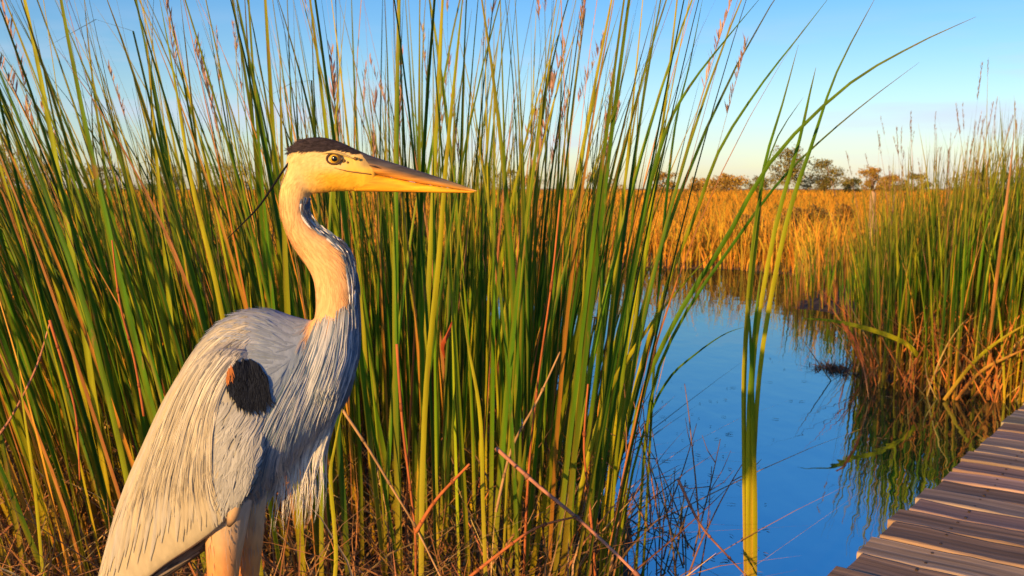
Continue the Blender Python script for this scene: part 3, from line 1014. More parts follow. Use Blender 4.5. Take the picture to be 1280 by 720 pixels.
# pale dead stem, built as a slim post -----------------------------------------------------------------------
pb = P(1088, 300, 12.0); pt = P(1088, 240, 12.0)[2]
mb = MB()
ptw = .036
zs = [-.1, .3, .7, pt - .03, pt - .008, pt]
V = []
for i, z in enumerate(zs):
    f_ = [1.08, 1.03, 1.0, .97, .9, .7][i]
    for j in range(12):
        a_ = j * math.pi / 6
        rr_ = ptw * f_ * (1 + .06 * math.sin(j * 2.7 + i))
        V.append((pb[0] + rr_ * math.cos(a_) + .01 * z, pb[1] + rr_ * math.sin(a_), z + (.01 * math.sin(j) if i > 3 else 0)))
Fc = [(i * 12 + j, i * 12 + (j + 1) % 12, (i + 1) * 12 + (j + 1) % 12, (i + 1) * 12 + j) for i in range(5) for j in range(12)] + [tuple(range(60, 72))]
mb.add(V, Fc, (.42, .27, .15))
tag(mb.build('pale_stem', M_POST, origin=(pb[0], pb[1], 0)), 'pale weathered dead stem standing in the reeds across the pond', 'post')

# low tuft of dead sedge in the shallows
lg = MB()
n = 260
c0 = G(1043, 462, 0)
qx = c0[0] + rng.normal(0, .055, n); qy = c0[1] + rng.normal(0, .10, n)
cc_ = jit((.20, .10, .05), n, .4)
V, Fc, C, _ = blades_np(np.c_[qx, qy, np.full(n, -.02)], rng.uniform(.03, .085, n), rng.normal(0, .9, (n, 2)), rng.normal(0, .6, (n, 2)), rng.uniform(.006, .012, n),
                        rng.normal(0, 1, n), cc_ * .7, cc_, cc_ * 1.2, S=4)
lg.add(V, Fc, C)
tag(lg.build('sedge_tuft', M_DRY, origin=c0), 'low dark tuft of dead sedge in the shallows left of the right stand', 'sedge tuft')

# bits of dead leaf floating on the pond
fl = MB()
for i in range(150):
    if i < 90:
        q = G(random.uniform(790, 960), random.uniform(470, 720), .004)
    else:
        q = G(random.uniform(960, 1150), random.uniform(430, 560), .004)
    if pond_sd(q[0], q[1]) > -.02: continue
    a_ = random.uniform(0, 6.28); L = random.uniform(.008, .05)
    v = np.array([math.cos(a_), math.sin(a_), 0]) * L
    ribbon(fl, [q, q + v * .5 + [0, 0, .0015], q + v], random.uniform(.003, .007), jit((.34, .2, .08), 1, .4)[0], up=(0, 0, 1), n=5)
tag(fl.build('floating_debris', M_DRY), 'small bits of dead leaf floating on the blue water', 'debris', kind='stuff')

# ------------------------------------------------------------------ the heron
YH = 1.27
S_ = YH / F
def H3(px, py, y=0.0):
    q = P(px, py, YH)
    return np.array([q[0], YH + y, q[2]])
def to_px(x, z):
    """heron-plane metres back to the numbers the anatomy is written in"""
    # z = EYE + YH * dz/dy
    x = np.asarray(x, float); z = np.asarray(z, float)
    k = (z - EYE) / YH                       # = (-sinP + cosP*u)/(cosP + sinP*u)
    u = (k * math.cos(PITCH) + math.sin(PITCH)) / (math.cos(PITCH) - k * math.sin(PITCH))
    depth = math.cos(PITCH) + math.sin(PITCH) * u
    return 640 + x / YH * depth * F, 360 - u * F

def loft_pairs(mb, pairs, thick, n, seg=28, col=(.5, .5, .5), yoff=0.0, power=1.0, ycurve=None):
    pr = np.array([[*H3(*a), *H3(*b)] for a, b in pairs])
    pr = catmull(pr, n)
    th = catmull(np.array(thick, float)[:, None] / 1000, n)[:, 0]
    yo = np.zeros(n) + yoff if ycurve is None else catmull(np.array(ycurve, float)[:, None] / 1000, n)[:, 0]
    V = []
    for i in range(n):
        a, b = pr[i, :3], pr[i, 3:]
        c, hv = (a + b) / 2, (a - b) / 2
        for j in range(seg):
            t = 2 * math.pi * j / seg
            cs, sn = math.cos(t), math.sin(t)
            cs = math.copysign(abs(cs) ** power, cs); sn = math.copysign(abs(sn) ** power, sn)
            V.append(c + hv * cs + np.array([0, th[i] * sn + yo[i], 0]))
    Fc = [(i * seg + j, i * seg + (j + 1) % seg, (i + 1) * seg + (j + 1) % seg, (i + 1) * seg + j) for i in range(n - 1) for j in range(seg)]
    Fc.append(tuple(range(seg))[::-1]); Fc.append(tuple(range((n - 1) * seg, n * seg)))
    mb.add(V, Fc, col)

torso = [((398, 402), (445, 468)), ((368, 396), (432, 505)), ((336, 387), (398, 540)), ((302, 389), (362, 580)), ((271, 406), (335, 612)),
         ((244, 440), (306, 636)), ((221, 480), (278, 652)), ((199, 525), (250, 668)), ((177, 572), (224, 688)), ((155, 618), (198, 710)),
         ((138, 665), (172, 734)), ((126, 708), (150, 752)), ((116, 748), (126, 766))]
tth = [24, 42, 66, 88, 92, 88, 78, 64, 50, 36, 24, 14, 5]
neck = [((366, 196), (392, 210)), ((353, 225), (390, 236)), ((349, 246), (386, 250)), ((351, 268), (385, 266)), ((358, 291), (392, 280)),
        ((369, 312), (408, 292)), ((383, 332), (428, 301)), ((392, 350), (441, 322)), ((395, 372), (447, 350)), ((394, 395), (449, 385)),
        ((388, 415), (449, 420)), ((377, 442), (446, 455)), ((372, 475), (434, 490))]
nth = [19, 20, 18.5, 18, 18.5, 20, 22, 24, 27, 32, 41, 50, 52]
head = [((359, 198), (359, 210)), ((364, 184), (364, 230)), ((377, 174), (378, 241)), ((395, 171), (397, 242)), ((412, 173), (414, 240)),
        ((430, 179), (432, 239)), ((447, 187), (449, 239.5)), ((460, 192.5), (462, 239)), ((470, 199), (471, 235))]
hth = [7, 15, 19.5, 20.5, 19, 16.5, 13.6, 10.8, 7.5]
bm_ = MB()
loft_pairs(bm_, torso, tth, 44)
loft_pairs(bm_, neck, nth, 50)
loft_pairs(bm_, head, hth, 28)
tmp = bm_.build('body_raw', M_SKIN)
md = tmp.modifiers.new('r', 'REMESH'); md.mode = 'VOXEL'; md.voxel_size = .0026
ms = tmp.modifiers.new('s', 'SMOOTH'); ms.factor = .5; ms.iterations = 7
dg = bpy.context.evaluated_depsgraph_get()
ev = tmp.evaluated_get(dg)
bme = bpy.data.meshes.new_from_object(ev)
bpy.data.objects.remove(tmp)
nv = len(bme.vertices)
co = np.zeros(nv * 3, np.float32); bme.vertices.foreach_get('co', co); co = co.reshape(-1, 3).astype(float)
polys = [tuple(p.vertices) for p in bme.polygons]
bvh = BVHTree.FromPolygons([Vector(c) for c in co], polys)

CREAM, BUFF = (.76, .53, .23), (.72, .42, .19)
GREYB, LAV = (.25, .32, .42), (.38, .41, .46)
PALE, WARM = (.52, .50, .46), (.55, .48, .34)
SLATE = (.14, .16, .19)
BLK = (.040, .032, .040)

def pigment(px, py, y=None):
    """plumage colour by place on the bird, shoulder shade painted in"""
    px, py = np.asarray(px, float), np.asarray(py, float)
    n = px.shape
    c = np.broadcast_to(np.array(LAV), n + (3,)).copy()
    hump_shade = sstep(320, 350, px) * sstep(520, 470, py)
    c = mixc(c, GREYB, hump_shade * .8)  # blue shade on the shoulder hump, mixed into the plumage colour
    wing = sstep(300, 250, px) * sstep(420, 520, py)
    c = mixc(c, PALE, wing)
    c = mixc(c, WARM, sstep(580, 680, py) * sstep(330, 260, px))
    chest = sstep(365, 392, px + (py - 440) * .38) * sstep(395, 440, py)
    c = mixc(c, (.22, .29, .38), chest)
    nk = sstep(462, 405, py - (px - 410) * .2) * np.where(py < 385, 1, np.clip((px - np.interp(py, [385, 405, 418, 430, 445], [388, 385, 384, 390, 400])) / 4, 0, 1))
    c = mixc(c, BUFF, nk)
    # slate stripe down the front of the neck
    fx = np.interp(py, [240, 262, 285, 295, 315, 345, 400, 450, 480], [393, 386, 400, 415, 438, 447, 449, 446, 438])
    st_ = sstep(13, 5, np.abs(px - fx)) * sstep(246, 262, py)
    c = mixc(c, SLATE, st_ * .85)
    hd = sstep(252, 236, py)
    c = mixc(c, CREAM, hd)
    lore = sstep(428, 440, px) * sstep(226, 214, py) * sstep(194, 198, py)
    c = mixc(c, (.68, .50, .10), lore * .8)
    chin = sstep(372, 418, px) * sstep(206, 222, py) * hd
    c = mixc(c, (.82, .45, .04), chin)
    capl = np.interp(px, [355, 363, 375, 410, 420, 440, 462], [199, 193, 190, 190, 187, 190, 195])
    up_ = sstep(446, 458, px) * sstep(212, 206, py)
    c = mixc(c, (.34, .23, .12), up_ * .8)
    cap = sstep(1.2, -1.2, py - capl) * (px < 470) * (py < 205)
    c = mixc(c, BLK, cap)
    return c

vx, vy = to_px(co[:, 0], co[:, 2])
C = pigment(vx, vy)
a = bme.color_attributes.new('Col', 'FLOAT_COLOR', 'POINT')
a.data.foreach_set('color', np.c_[C, np.ones(nv)].astype(np.float32).ravel())
bme.polygons.foreach_set('use_smooth', np.ones(len(bme.polygons), bool))
bme.materials.clear(); bme.materials.append(M_SKIN)
foot = np.array([H3(290, 700)[0], YH, .28])
heron = empty('heron', foot)
tag(heron, 'great blue heron in profile facing right with grey plumage and long yellow bill', 'heron')
bme.name = 'body'
body = bpy.data.objects.new('body', bme); COL.objects.link(body)
body.parent = heron; body.matrix_parent_inverse = Matrix.Translation(-Vector(foot))

# flow of the feathers, as guide lines
GUIDES = [
    [(440, 200), (415, 205), (390, 215), (368, 235), (366, 262), (372, 288), (392, 312), (415, 335), (422, 365), (421, 400), (412, 440), (398, 490), (380, 540), (362, 600)],
    [(370, 190), (358, 215), (353, 245), (356, 275), (366, 300), (385, 328), (398, 355), (400, 390), (394, 420), (385, 450), (370, 500), (345, 560), (322, 610)],
    [(400, 245), (389, 265), (402, 284), (428, 302), (444, 330), (448, 365), (448, 410), (444, 450), (430, 500), (408, 560), (385, 610)],
    [(372, 408), (345, 395), (318, 395), (290, 408), (262, 440), (235, 485), (210, 535), (188, 585), (165, 635), (148, 685), (132, 740)],
    [(365, 430), (340, 425), (318, 432), (295, 455), (272, 490), (250, 540), (230, 590), (212, 640), (195, 690)],
    [(350, 460), (330, 470), (315, 495), (300, 530), (290, 570), (283, 610), (272, 650)],
    [(365, 480), (348, 505), (336, 540), (328, 575), (320, 610)],
]
GP, GTG = [], []
for g_ in GUIDES:
    q = catmull(g_, 60); t_ = np.gradient(q, axis=0); t_ /= np.linalg.norm(t_, axis=1)[:, None]
    GP.append(q); GTG.append(t_)
GP = np.concatenate(GP); GTG = np.concatenate(GTG)
def flow(px, py):
    d = (GP[:, 0] - px) ** 2 + (GP[:, 1] - py) ** 2
    wgt = 1 / (d + 30) ** 2
    v = (GTG * wgt[:, None]).sum(0)
    return v / (np.linalg.norm(v) + 1e-9)

def leaf_feather(mb, p, d3, nrm, L, Wd, col, lift=.10, tipcol=None, seg=4):
    d3 = d3 - nrm * np.dot(d3, nrm); d3 /= np.linalg.norm(d3) + 1e-9
    side = np.cross(d3, nrm)
    V, cc = [], []
    tc_ = col if tipcol is None else tipcol
    for i in range(seg + 1):
        t = i / seg
        wv = Wd * .5 * (math.sin(min(1, t * 1.1 + .18) * 2.75) ** .8 if i < seg else .05)
        q = p + d3 * L * t + nrm * (.0002 + L * lift * t * (1 - .35 * t))
        V += [q - side * wv - nrm * wv * .12, q + nrm * wv * .08, q + side * wv - nrm * wv * .12]
        k_ = t ** 1.5
        c_ = np.array(col) * (1 - k_) + np.array(tc_) * k_
        cc += [c_ * .93, c_ * 1.05, c_ * .93]
    Fc = []
    for i in range(seg):
        b = i * 3
        Fc += [(b, b + 1, b + 4, b + 3), (b + 1, b + 2, b + 5, b + 4)]
    mb.add(V, Fc, np.clip(cc, 0, 1))

# small body feathers over the whole bird
areas = np.zeros(len(polys)); bme.polygons.foreach_get('area', areas)
cent = np.zeros(len(polys) * 3); bme.polygons.foreach_get('center', cent); cent = cent.reshape(-1, 3)
nors = np.zeros(len(polys) * 3); bme.polygons.foreach_get('normal', nors); nors = nors.reshape(-1, 3)
cpx, cpy = to_px(cent[:, 0], cent[:, 2])
dens = np.where(cpy < 245, 5.0, np.where((cpx > 386) | (cpy < 380), 2.6, 1.0))
dens = dens * np.where(cent[:, 1] < YH + .01, 1.0, .5) * np.where(cpx > 452, 0, 1)
pr = areas * dens; pr /= pr.sum()
pick = rng.choice(len(polys), 9000, p=pr)
bf = MB()
PG = pigment(cpx, cpy)
order = pick
for i in order:
    px_, py_ = cpx[i], cpy[i]
    if (px_ - 421) ** 2 + (py_ - 199) ** 2 < 110: continue
    if px_ > 425 and 196 < py_ < 214: continue
    f_ = flow(px_, py_)
    ang = random.gauss(0, .12); f_ = np.array([f_[0] * math.cos(ang) - f_[1] * math.sin(ang), f_[0] * math.sin(ang) + f_[1] * math.cos(ang)])
    d3 = np.array([f_[0], random.gauss(0, .05), -f_[1]])
    if py_ < 245: L, Wd, lf = random.uniform(.004, .007), .0007, .0
    elif px_ > 386 or py_ < 380: L, Wd, lf = random.uniform(.012, .022), random.uniform(.0008, .0012), .0
    else: L, Wd, lf = random.uniform(.016, .030), random.uniform(.0022, .0045), .012
    c_ = np.clip(PG[i] * random.uniform(.93, 1.08), 0, 1)
    leaf_feather(bf, cent[i], d3, nors[i], L, Wd, c_, lf, np.clip(c_ * 1.12, 0, 1), seg=3)
bo = bf.build('plumage', M_FEATH, heron)

# long plumes -------------------------------------------------------------------------
def surf(px, py, side=-1, last=None):
    q = H3(px, py)
    org = Vector((q[0], YH + side * .4, q[2]))
    hit, nr, _, _ = bvh.ray_cast(org, Vector((0, -side, 0)))
    if hit is None:
        hit2, nr2, _, dist = bvh.find_nearest(Vector(q))
        if dist is not None and dist < .012:
            return np.array([q[0], hit2.y, q[2]]), np.array([0, side, 0.]), False
        yv = last[1] if last is not None else YH + side * .02
        return np.array([q[0], yv, q[2]]), np.array([0, side, 0.]), False
    nv_ = np.array(nr)
    if nv_[1] * side < 0: nv_ = -nv_
    return np.array(hit), nv_, True

def plume(mb, pts2, width, col, side=-1, off=(.001, .004), n=12, tip=None, prof=None):
    q2 = catmull(pts2, n)
    out_, last = [], None
    for i, (a_, b_) in enumerate(q2):
        p_, n_, ok = surf(a_, b_, side, last)
        o_ = off[0] + (off[1] - off[0]) * i / (n - 1)
        p_ = p_ + np.array([0, side, 0]) * o_ + n_ * o_ * .5
        if last is not None:
            kl = .12 if ok else .5
            p_[1] = p_[1] * (1 - kl) + last[1] * kl
        out_.append(p_); last = p_
    cols = np.array([np.array(col) * .92, col, np.array(col if tip is None else tip)])
    ribbon(mb, np.array(out_), width, np.clip(cols, 0, 1), up=(0, side, 0), vd=.12, n=n,
           profile=prof or (lambda t: np.clip(t * 4 + .35, 0, 1) * np.clip((1 - t) / .55, .04, 1) ** .8))

def between(ga, gb, u, t0, t1, k=6, jx=2.0, wav=0.0):
    A_, B_ = catmull(ga, 60), catmull(gb, 60)
    ts = np.linspace(t0, t1, k) * 59
    out_ = []
    ph = random.random() * 6
    for j, t in enumerate(ts):
        i = int(min(58, t)); f_ = t - i
        a_ = A_[i] * (1 - f_) + A_[i + 1] * f_; b_ = B_[i] * (1 - f_) + B_[i + 1] * f_
        q = a_ * (1 - u) + b_ * u
        out_.append(q + np.array([random.gauss(0, jx) * .4 + wav * math.sin(ph + j * .9), random.gauss(0, jx) * .3]))
    return out_

gA = [(318, 391), (285, 402), (250, 436), (218, 490), (190, 550), (165, 605), (143, 662), (128, 725)]
gM = [(330, 410), (305, 425), (282, 455), (262, 498), (245, 545), (232, 590), (224, 630), (216, 665)]
gA2 = gA[:-2] + [(141, 676), (122, 745)]
gM2 = gM[:-2] + [(222, 645), (208, 694)]
gB = [(318, 440), (308, 470), (300, 500), (298, 530), (300, 560), (306, 590), (316, 615), (322, 632)]
for side in (-1, 1):
    # the folded wing: smooth long secondaries beneath, loose plumes on top
    wg = MB()
    ycv = [side * v for v in (40, 74, 86, 82, 70, 55, 38, 24, 12)]
    wp_ = [((345, 440), (352, 470)), ((322, 425), (352, 515)), ((292, 425), (342, 562)), ((262, 450), (326, 600)), ((232, 500), (296, 634)),
           ((204, 556), (262, 662)), ((176, 612), (220, 692)), ((150, 668), (182, 722)), ((128, 730), (140, 748))]
    loft_pairs(wg, wp_, [2, 6, 10, 12, 12, 11, 9, 6, 3], 34, seg=20, col=(.55, .50, .43), ycurve=ycv)
    wing = wg.build('wing', M_FEATH, heron)
    V_ = np.zeros(len(wing.data.vertices) * 3, np.float32); wing.data.vertices.foreach_get('co', V_); V_ = V_.reshape(-1, 3)
    ax, ay = to_px(V_[:, 0], V_[:, 2])
    Cw = mixc(np.array((.45, .44, .41)) * np.ones((len(ax), 1)), WARM, sstep(560, 660, ay))
    wing.data.color_attributes['Col'].data.foreach_set('color', np.c_[Cw, np.ones(len(ax))].astype(np.float32).ravel())
    # wing surface joins the body for laying the plumes
    wv = [Vector(v) for v in V_]
    bvh_save = bvh
    allv = [Vector(c) for c in co] + wv
    bvh = BVHTree.FromPolygons(allv, polys + [tuple(i + nv for i in p.vertices) for p in wing.data.polygons])
    ff = MB()
    # broad secondaries
    for k_ in range(90):
        u = k_ / 89
        pts = between(gA2, gM2, u * 2, random.uniform(.28, .4), random.uniform(.80, .96), jx=.8) if u < .5 else between(gM2, gB, u * 2 - 1, random.uniform(.28, .4), random.uniform(.74, .93), jx=.8)
        c_ = mixc(PALE, WARM, random.random()) * random.uniform(.93, 1.05)
        plume(ff, pts, random.uniform(.007, .012), c_, side, (.0003, .0006), tip=c_ * 1.02,
              prof=lambda t: np.clip(t * 3 + .4, 0, 1) * np.clip((1 - t) / .35, .03, 1) ** .7)
    ff.build('secondary_feathers', M_FEATH, wing)
    fp = MB()
    for k_ in range(620):
        u = random.random() ** .9 * .93
        t0 = random.uniform(.0, .45)
        t1 = t0 + random.uniform(.34, .58)
        t1 = max(t0 + .15, min(t1, random.uniform(.72, .97) - .12 * u))
        pts = between(gA, gM, u * 1.9, t0, t1, jx=1.6, wav=.9) if u < .5 else between(gM, gB, (u - .5) * 2, t0, min(t1, .86), jx=1.6, wav=1.0)
        light = random.random()
        c_ = mixc((.18, .18, .19), (.80, .75, .64), light ** .8) if u > .1 else mixc((.30, .30, .31), (.58, .53, .44), light)  # mixed plume tones; dark strands paint in the shadow gaps between plumes
        plume(fp, pts, random.uniform(.0010, .0025), c_, side, (.0013, random.uniform(.0022, .0042)), n=13, tip=mixc(c_, WARM, .85))
    fp.build('back_plumes', M_FEATH, heron)
    # downy coverts between shoulder and belly
    fc = MB()
    for k_ in range(320):
        x0, y0 = random.uniform(300, 352), random.uniform(480, 600)
        v = flow(x0, y0)
        L = random.uniform(22, 46)
        c_ = np.array((.44, .45, .46)) * random.uniform(.8, 1.12)
        plume(fc, [(x0, y0), (x0 + v[0] * L * .5 + random.gauss(0, 2), y0 + v[1] * L * .5), (x0 + v[0] * L + random.gauss(0, 3), y0 + v[1] * L)], random.uniform(.002, .0045), c_, side, (.0005, .0018), n=6)
    fc.build('coverts', M_FEATH, wing)
    # black shoulder patch with a rusty front corner
    sp = MB()
    for k_ in range(700):
        a_, rr_ = random.uniform(0, 6.283), math.sqrt(random.random())
        x0, y0 = 331 + math.cos(a_) * rr_ * 22, 460 + math.sin(a_) * rr_ * 24 + math.cos(a_) * rr_ * 9
        rust = (x0 - 306) ** 2 + (y0 - 444) ** 2 < 55 + random.uniform(-25, 25)
        c_ = np.array((.55, .20, .06)) * random.uniform(.7, 1.2) if rust else np.array((.014, .018, .03)) * random.uniform(.6, 1.6)
        L = random.uniform(9, 20)
        dx, dy = .25 + random.gauss(0, .2), .95
        plume(sp, [(x0, y0), (x0 + dx * L * .5, y0 + dy * L * .5), (x0 + dx * L, y0 + dy * L)], random.uniform(.0018, .0035), c_, side, (.0012, .003), n=5)
    sp.build('shoulder_patch', M_FEATH, heron)
    bvh = bvh_save

# plumes of the lower neck and breast
nA = [(398, 398), (388, 430), (372, 468), (352, 510), (334, 555), (320, 600), (310, 636)]
nB = [(448, 372), (449, 410), (446, 446), (434, 486), (418, 528), (402, 580), (384, 640)]
for side in (-1, 1):
    fp = MB()
    for k_ in range(560):
        u = random.random()
        t0 = random.uniform(0, .45); t1 = min(t0 + random.uniform(.35, .6), random.uniform(.8, 1.0))
        t1 = min(t1, .98 - .12 * u)
        pts = between(nA, nB, u, t0, t1, jx=1.6, wav=.8)
        l_ = random.random()
        c_ = mixc((.11, .18, .28), (.66, .67, .70), l_)
        if u < .25 and t0 > .25: c_ = mixc((.07, .13, .21), (.28, .36, .45), l_)
        plume(fp, pts, random.uniform(.0009, .0020), c_, side, (.0006, random.uniform(.0015, .006)), n=14, tip=np.clip(c_ * 1.1, 0, 1))
    # loose hanging ends below the breast
    for k_ in range(60):
        u = random.uniform(.35, 1)
        s0 = between(nA, nB, u, .55, .78, k=3, jx=1.5)
        e_ = s0[-1] + np.array([random.uniform(-14, 8), random.uniform(45, 85)])
        c_ = np.array((.72, .70, .66)) * random.uniform(.7, 1.05)
        plume(fp, [s0[0], s0[1], s0[2], (s0[2] + e_) / 2 + np.array([random.gauss(0, 3), 0]), e_], random.uniform(.0010, .0019), c_, side, (.002, .006), n=12)
    fp.build('breast_plumes', M_FEATH, heron)

# slate streak feathers down the front of the throat
ts = MB()
fr = [(389, 244), (387, 264), (400, 282), (420, 296), (438, 314), (446, 345), (448, 380), (448, 420)]
q = catmull(fr, 60)
for k_ in range(150):
    i = random.randint(2, 50); L = random.randint(3, 7)
    of = random.uniform(-9, 1)
    pts = []
    for j in np.linspace(i, min(59, i + L), 4):
        b = q[int(j)]; tg = q[min(59, int(j) + 1)] - q[max(0, int(j) - 1)]; tg = tg / np.linalg.norm(tg)
        pts.append(b + np.array([tg[1], -tg[0]]) * of)
    c_ = np.array((.12, .17, .26)) if random.random() < .6 else np.array((.70, .70, .72))
    plume(ts, pts, random.uniform(.0014, .0026), c_ * random.uniform(.7, 1.2), random.choice((-1, -1, 1)), (.0008, .003), n=6)
ts.build('throat_stripe', M_FEATH, heron)

# black crown feathers and the long nape plume
cp = MB()
for k_ in range(900):
    x0 = random.uniform(363, 452)
    capl = np.interp(x0, [355, 363, 375, 410, 420, 440, 462], [198, 192, 189, 189, 186, 189, 194])
    tpl = np.interp(x0, [359, 364, 377, 395, 412, 430, 447, 462], [198, 184, 174, 171, 173, 179, 187, 193])
    y0 = tpl + 1 + (capl - tpl) * random.random()
    L = random.uniform(5, 9)
    c_ = np.array(BLK) * random.uniform(.6, 1.7)
    plume(cp, [(x0, y0), (x0 - L * .5, y0 + random.uniform(-.8, 1)), (x0 - L, y0 + random.uniform(-1, 3))], 
          .0012, c_, random.choice((-1, 1)), (.0003, .0008), n=4)
cp.build('cap', M_FEATH, heron)
cr_ = MB()
ribbon(cr_, [H3(366, 200, -.012), H3(352, 222, -.016), H3(330, 256, -.02), (H3(310, 278, -.022)), H3(290, 298, -.024)], .0026, (.012, .012, .016), up=(0, -1, 0), n=18)
tube(cr_, [H3(366, 200, -.012), H3(352, 222, -.017), H3(330, 256, -.021), H3(310, 278, -.023), H3(291, 297, -.024)], [.0012, .0013, .0011, .0009, .0005], (.014, .014, .02), seg=6, n=16)
cr_.build('crest_plume', M_FEATH, heron)

# bill -----------------------------------------------------------------------------------
ub = MB()
loft_pairs(ub, [((450, 189), (450, 214)), ((466, 195.5), (466, 217)), ((490, 203), (490, 222)), ((520, 212.5), (520, 228)), ((550, 222), (550, 233)), ((575, 230.5), (575, 236.8)), ((590, 236), (590, 238.8)), ((596, 238.3), (596, 239.2))],
           [8.5, 9.0, 7.7, 5.8, 4.2, 2.8, 1.4, .5], 34, seg=18, power=.85)
u_o = ub.build('upper_mandible', M_BILL, heron)
V_ = np.zeros(len(u_o.data.vertices) * 3, np.float32); u_o.data.vertices.foreach_get('co', V_); V_ = V_.reshape(-1, 3)
ax, ay = to_px(V_[:, 0], V_[:, 2])
tp_ = np.interp(ax, [450, 596], [189, 238]); lo_ = np.interp(ax, [450, 520, 596], [214, 228, 239])
f_ = np.clip((ay - tp_) / (lo_ - tp_ + 1e-6), 0, 1)
Cb = mixc((.06, .055, .065), (.66, .30, .05), sstep(.38, .92, f_)); Cb = mixc(Cb, (.55, .33, .10), sstep(540, 596, ax) * .6)
u_o.data.color_attributes['Col'].data.foreach_set('color', np.c_[Cb, np.ones(len(ax))].astype(np.float32).ravel())
lb = MB()
loft_pairs(lb, [((444, 214.5), (444, 239)), ((466, 217.5), (466, 239.5)), ((490, 222.5), (490, 240)), ((520, 228.6), (520, 240.4)), ((550, 233.6), (550, 241)), ((575, 237.2), (575, 241.2)), ((588, 239), (588, 240.8)), ((593, 239.4), (593, 240.2))],
           [9, 9, 7.2, 5.2, 3.8, 2.4, 1.2, .4], 34, seg=18, col=(.84, .37, .02), power=.85)
lb.build('lower_mandible', M_BILL, heron)
nm = MB()
for side in (-1, 1):                                       # nostril slit and gape line
    tube(nm, [H3(463, 207, side * .0092), H3(470, 208.5, side * .0091), H3(478, 211, side * .0084)], [.0004, .0011, .0003], (.03, .022, .02), seg=6)
    tube(nm, [H3(421, 210.5, side * .0185), H3(430, 212.6, side * .0172), H3(440, 214.8, side * .0155), H3(452, 216.4, side * .0130), H3(465, 218, side * .0102)], [.0002, .0005, .0007, .0008, .0007], (.16, .08, .04), seg=6, n=10)
nm.build('nostril', M_BILL, heron)

# eyes -----------------------------------------------------------------------------------
def sphere(mb, c, r, col, sy=1.0, nu=20, nv_=12):
    V, Fc = [], []
    for i in range(nv_ + 1):
        th_ = math.pi * i / nv_
        for j in range(nu):
            a_ = 2 * math.pi * j / nu
            V.append(c + np.array([math.sin(th_) * math.cos(a_), math.cos(th_) * sy, math.sin(th_) * math.sin(a_)]) * r)
    for i in range(nv_):
        for j in range(nu):
            Fc.append((i * nu + j, i * nu + (j + 1) % nu, (i + 1) * nu + (j + 1) % nu, (i + 1) * nu + j))
    mb.add(V, Fc, col)
for side in (-1, 1):
    ec = H3(420.5, 199, side * .0135)
    em = MB(); sphere(em, ec, .0074, (.60, .36, .04)); eye = em.build('eye', M_EYE, heron)
    pm = MB(); sphere(pm, ec + np.array([.0006, side * .0062, 0]), .0037, (.006, .006, .008), sy=.45); pu = pm.build('pupil', M_EYE, eye)
    lm_ = MB()
    ring = [ec + np.array([math.cos(t_) * .0088, side * (.0052 + .0004 * math.cos(2 * t_)), math.sin(t_) * .0067]) for t_ in np.linspace(0, 2 * math.pi, 21)]
    tube(lm_, ring, .0013, (.07, .035, .02), seg=6, cap=False)
    # brow ridge
    tube(lm_, [H3(406, 193, side * .0180), H3(418, 190.5, side * .0192), H3(432, 194, side * .0165), H3(444, 199, side * .0130)], [.0008, .0017, .0015, .0006], (.55, .42, .16), seg=6, n=10)
    # dark flecks of the lore
    for (a_, b_, r_) in ((432, 201.5, .0026), (437, 203.5, .0017), (446, 198.5, .0024), (451, 199.5, .0018), (428, 206, .0016)):
        sphere(lm_, H3(a_, b_, side * np.interp(a_, [430, 447], [.0162, .0132])), r_, (.16, .09, .03), sy=.5, nu=8, nv_=6)
    lm_.build('eyelid', M_LEG, heron)

# tail, thighs and legs ---------------------------------------------------------------------
tl = MB()
loft_pairs(tl, [((292, 648), (285, 664)), ((262, 666), (262, 684)), ((230, 690), (232, 706)), ((205, 708), (208, 722)), ((180, 724), (186, 736))], [14, 17, 17, 14, 7], 18, seg=14, col=(.10, .085, .075))
for k_ in range(60):
    u = random.random(); v0 = random.uniform(-6, 6)
    p0 = H3(285 - 60 * u, 655 + 44 * u + v0, random.uniform(-.017, -.012)); p1 = p0 + np.array([-.035, -.001, -.022])
    ribbon(tl, [p0, (p0 + p1) / 2 + [0, -.001, 0], p1], .004, np.array((.12, .10, .09)) * random.uniform(.5, 2.2), n=5)
tl.build('tail', M_FEATH, heron)
q_ = MB()
tube(q_, [H3(319, 588, -.072), H3(317, 603, -.077), H3(312, 620, -.078), H3(306, 633, -.074)], [.003, .0062, .0066, .0030], np.array([(.62, .36, .18), (.62, .42, .22), (.55, .36, .2), (.05, .035, .03)]), seg=9, n=14)
q_.build('alula', M_FEATH, heron)

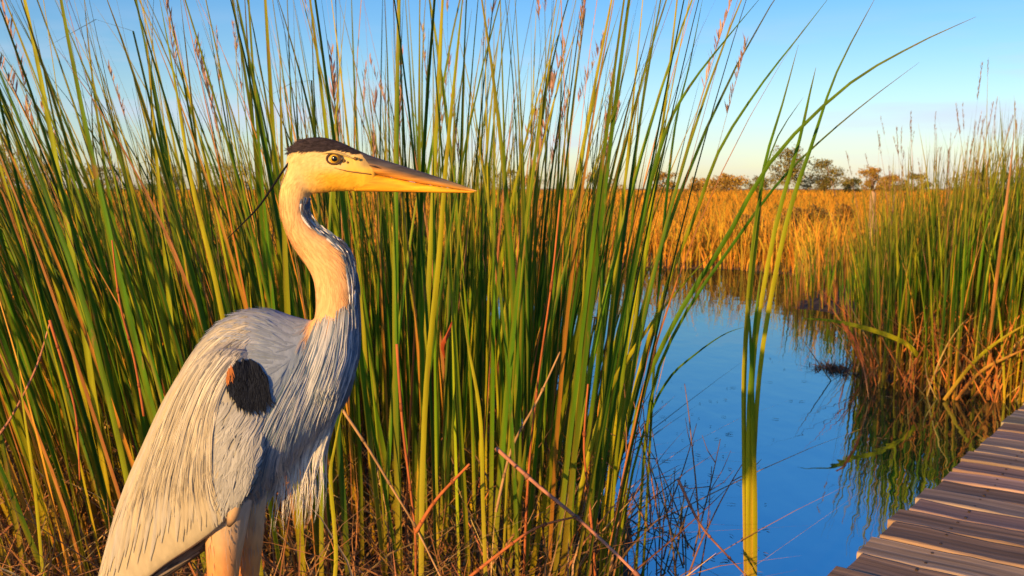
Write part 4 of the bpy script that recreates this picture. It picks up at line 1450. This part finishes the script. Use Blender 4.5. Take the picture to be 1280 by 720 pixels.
for side, hx, foot_dx in ((-1, 289, 0.0), (1, 300, .055)):
    lg_ = MB()
    yo = side * .034
    hip = H3(hx + 6, 600, yo)
    p = [hip, H3(hx + 3, 645, yo), H3(hx, 690, yo), H3(hx - 1, 740, yo), H3(hx - 2, 790, yo)]
    ank = H3(hx - 3, 900, yo)
    toe = np.array([ank[0] + .035 + foot_dx, YH + yo * 1.1, .292])
    pts = p + [H3(hx - 3, 850, yo), ank, ank * .5 + toe * .5, toe]
    rad = [.033 if side < 0 else .024, .027 if side < 0 else .022, .0215, .0165, .0100, .0075, .0105, .0068, .0085]
    cl = [(.42, .38, .34), (.52, .36, .22), (.60, .28, .10), (.62, .24, .07), (.42, .24, .12), (.22, .15, .10), (.16, .12, .09), (.13, .10, .08), (.12, .1, .08)]
    tube(lg_, pts, rad, np.array(cl), seg=14, n=44)
    for a_, L in ((-.45, .085), (0.02, .10), (.5, .085), (math.pi, .06)):
        d_ = np.array([math.cos(a_), math.sin(a_), 0])
        e_ = toe + d_ * L; 
        tube(lg_, [toe + [0, 0, .002], toe + d_ * L * .35 + [0, 0, .006], toe + d_ * L * .75 - [0, 0, .002], e_ - [0, 0, .006]], [.0075, .0062, .005, .0022], (.13, .10, .08), seg=8, n=9)
        tube(lg_, [e_ - [0, 0, .006], e_ + d_ * .012 - [0, 0, .010]], [.0022, .0004], (.03, .03, .03), seg=6)
    leg = lg_.build('leg', M_LEG, heron)
    tf = MB()
    for k_ in range(140):                                  # thigh feathering
        t_ = random.random() ** .8
        a_ = random.uniform(0, 6.283)
        c0_ = np.array(H3(hx + 6 - 7 * t_, 615 + 115 * t_, yo)); rr_ = np.interp(t_, [0, .4, .75, 1], [.033 if side < 0 else .024, .026 if side < 0 else .022, .0205, .0165])
        nn = np.array([math.cos(a_), math.sin(a_), 0])
        c_ = mixc((.42, .38, .34), (.56, .30, .14), t_) * random.uniform(.92, 1.08)
        leaf_feather(tf, c0_ + nn * (rr_ + .0006), np.array([0, 0, -1.]), nn, random.uniform(.010, .018), random.uniform(.0008, .0014), c_, .0, seg=3)
    tf.build('thigh_feathers', M_FEATH, leg)
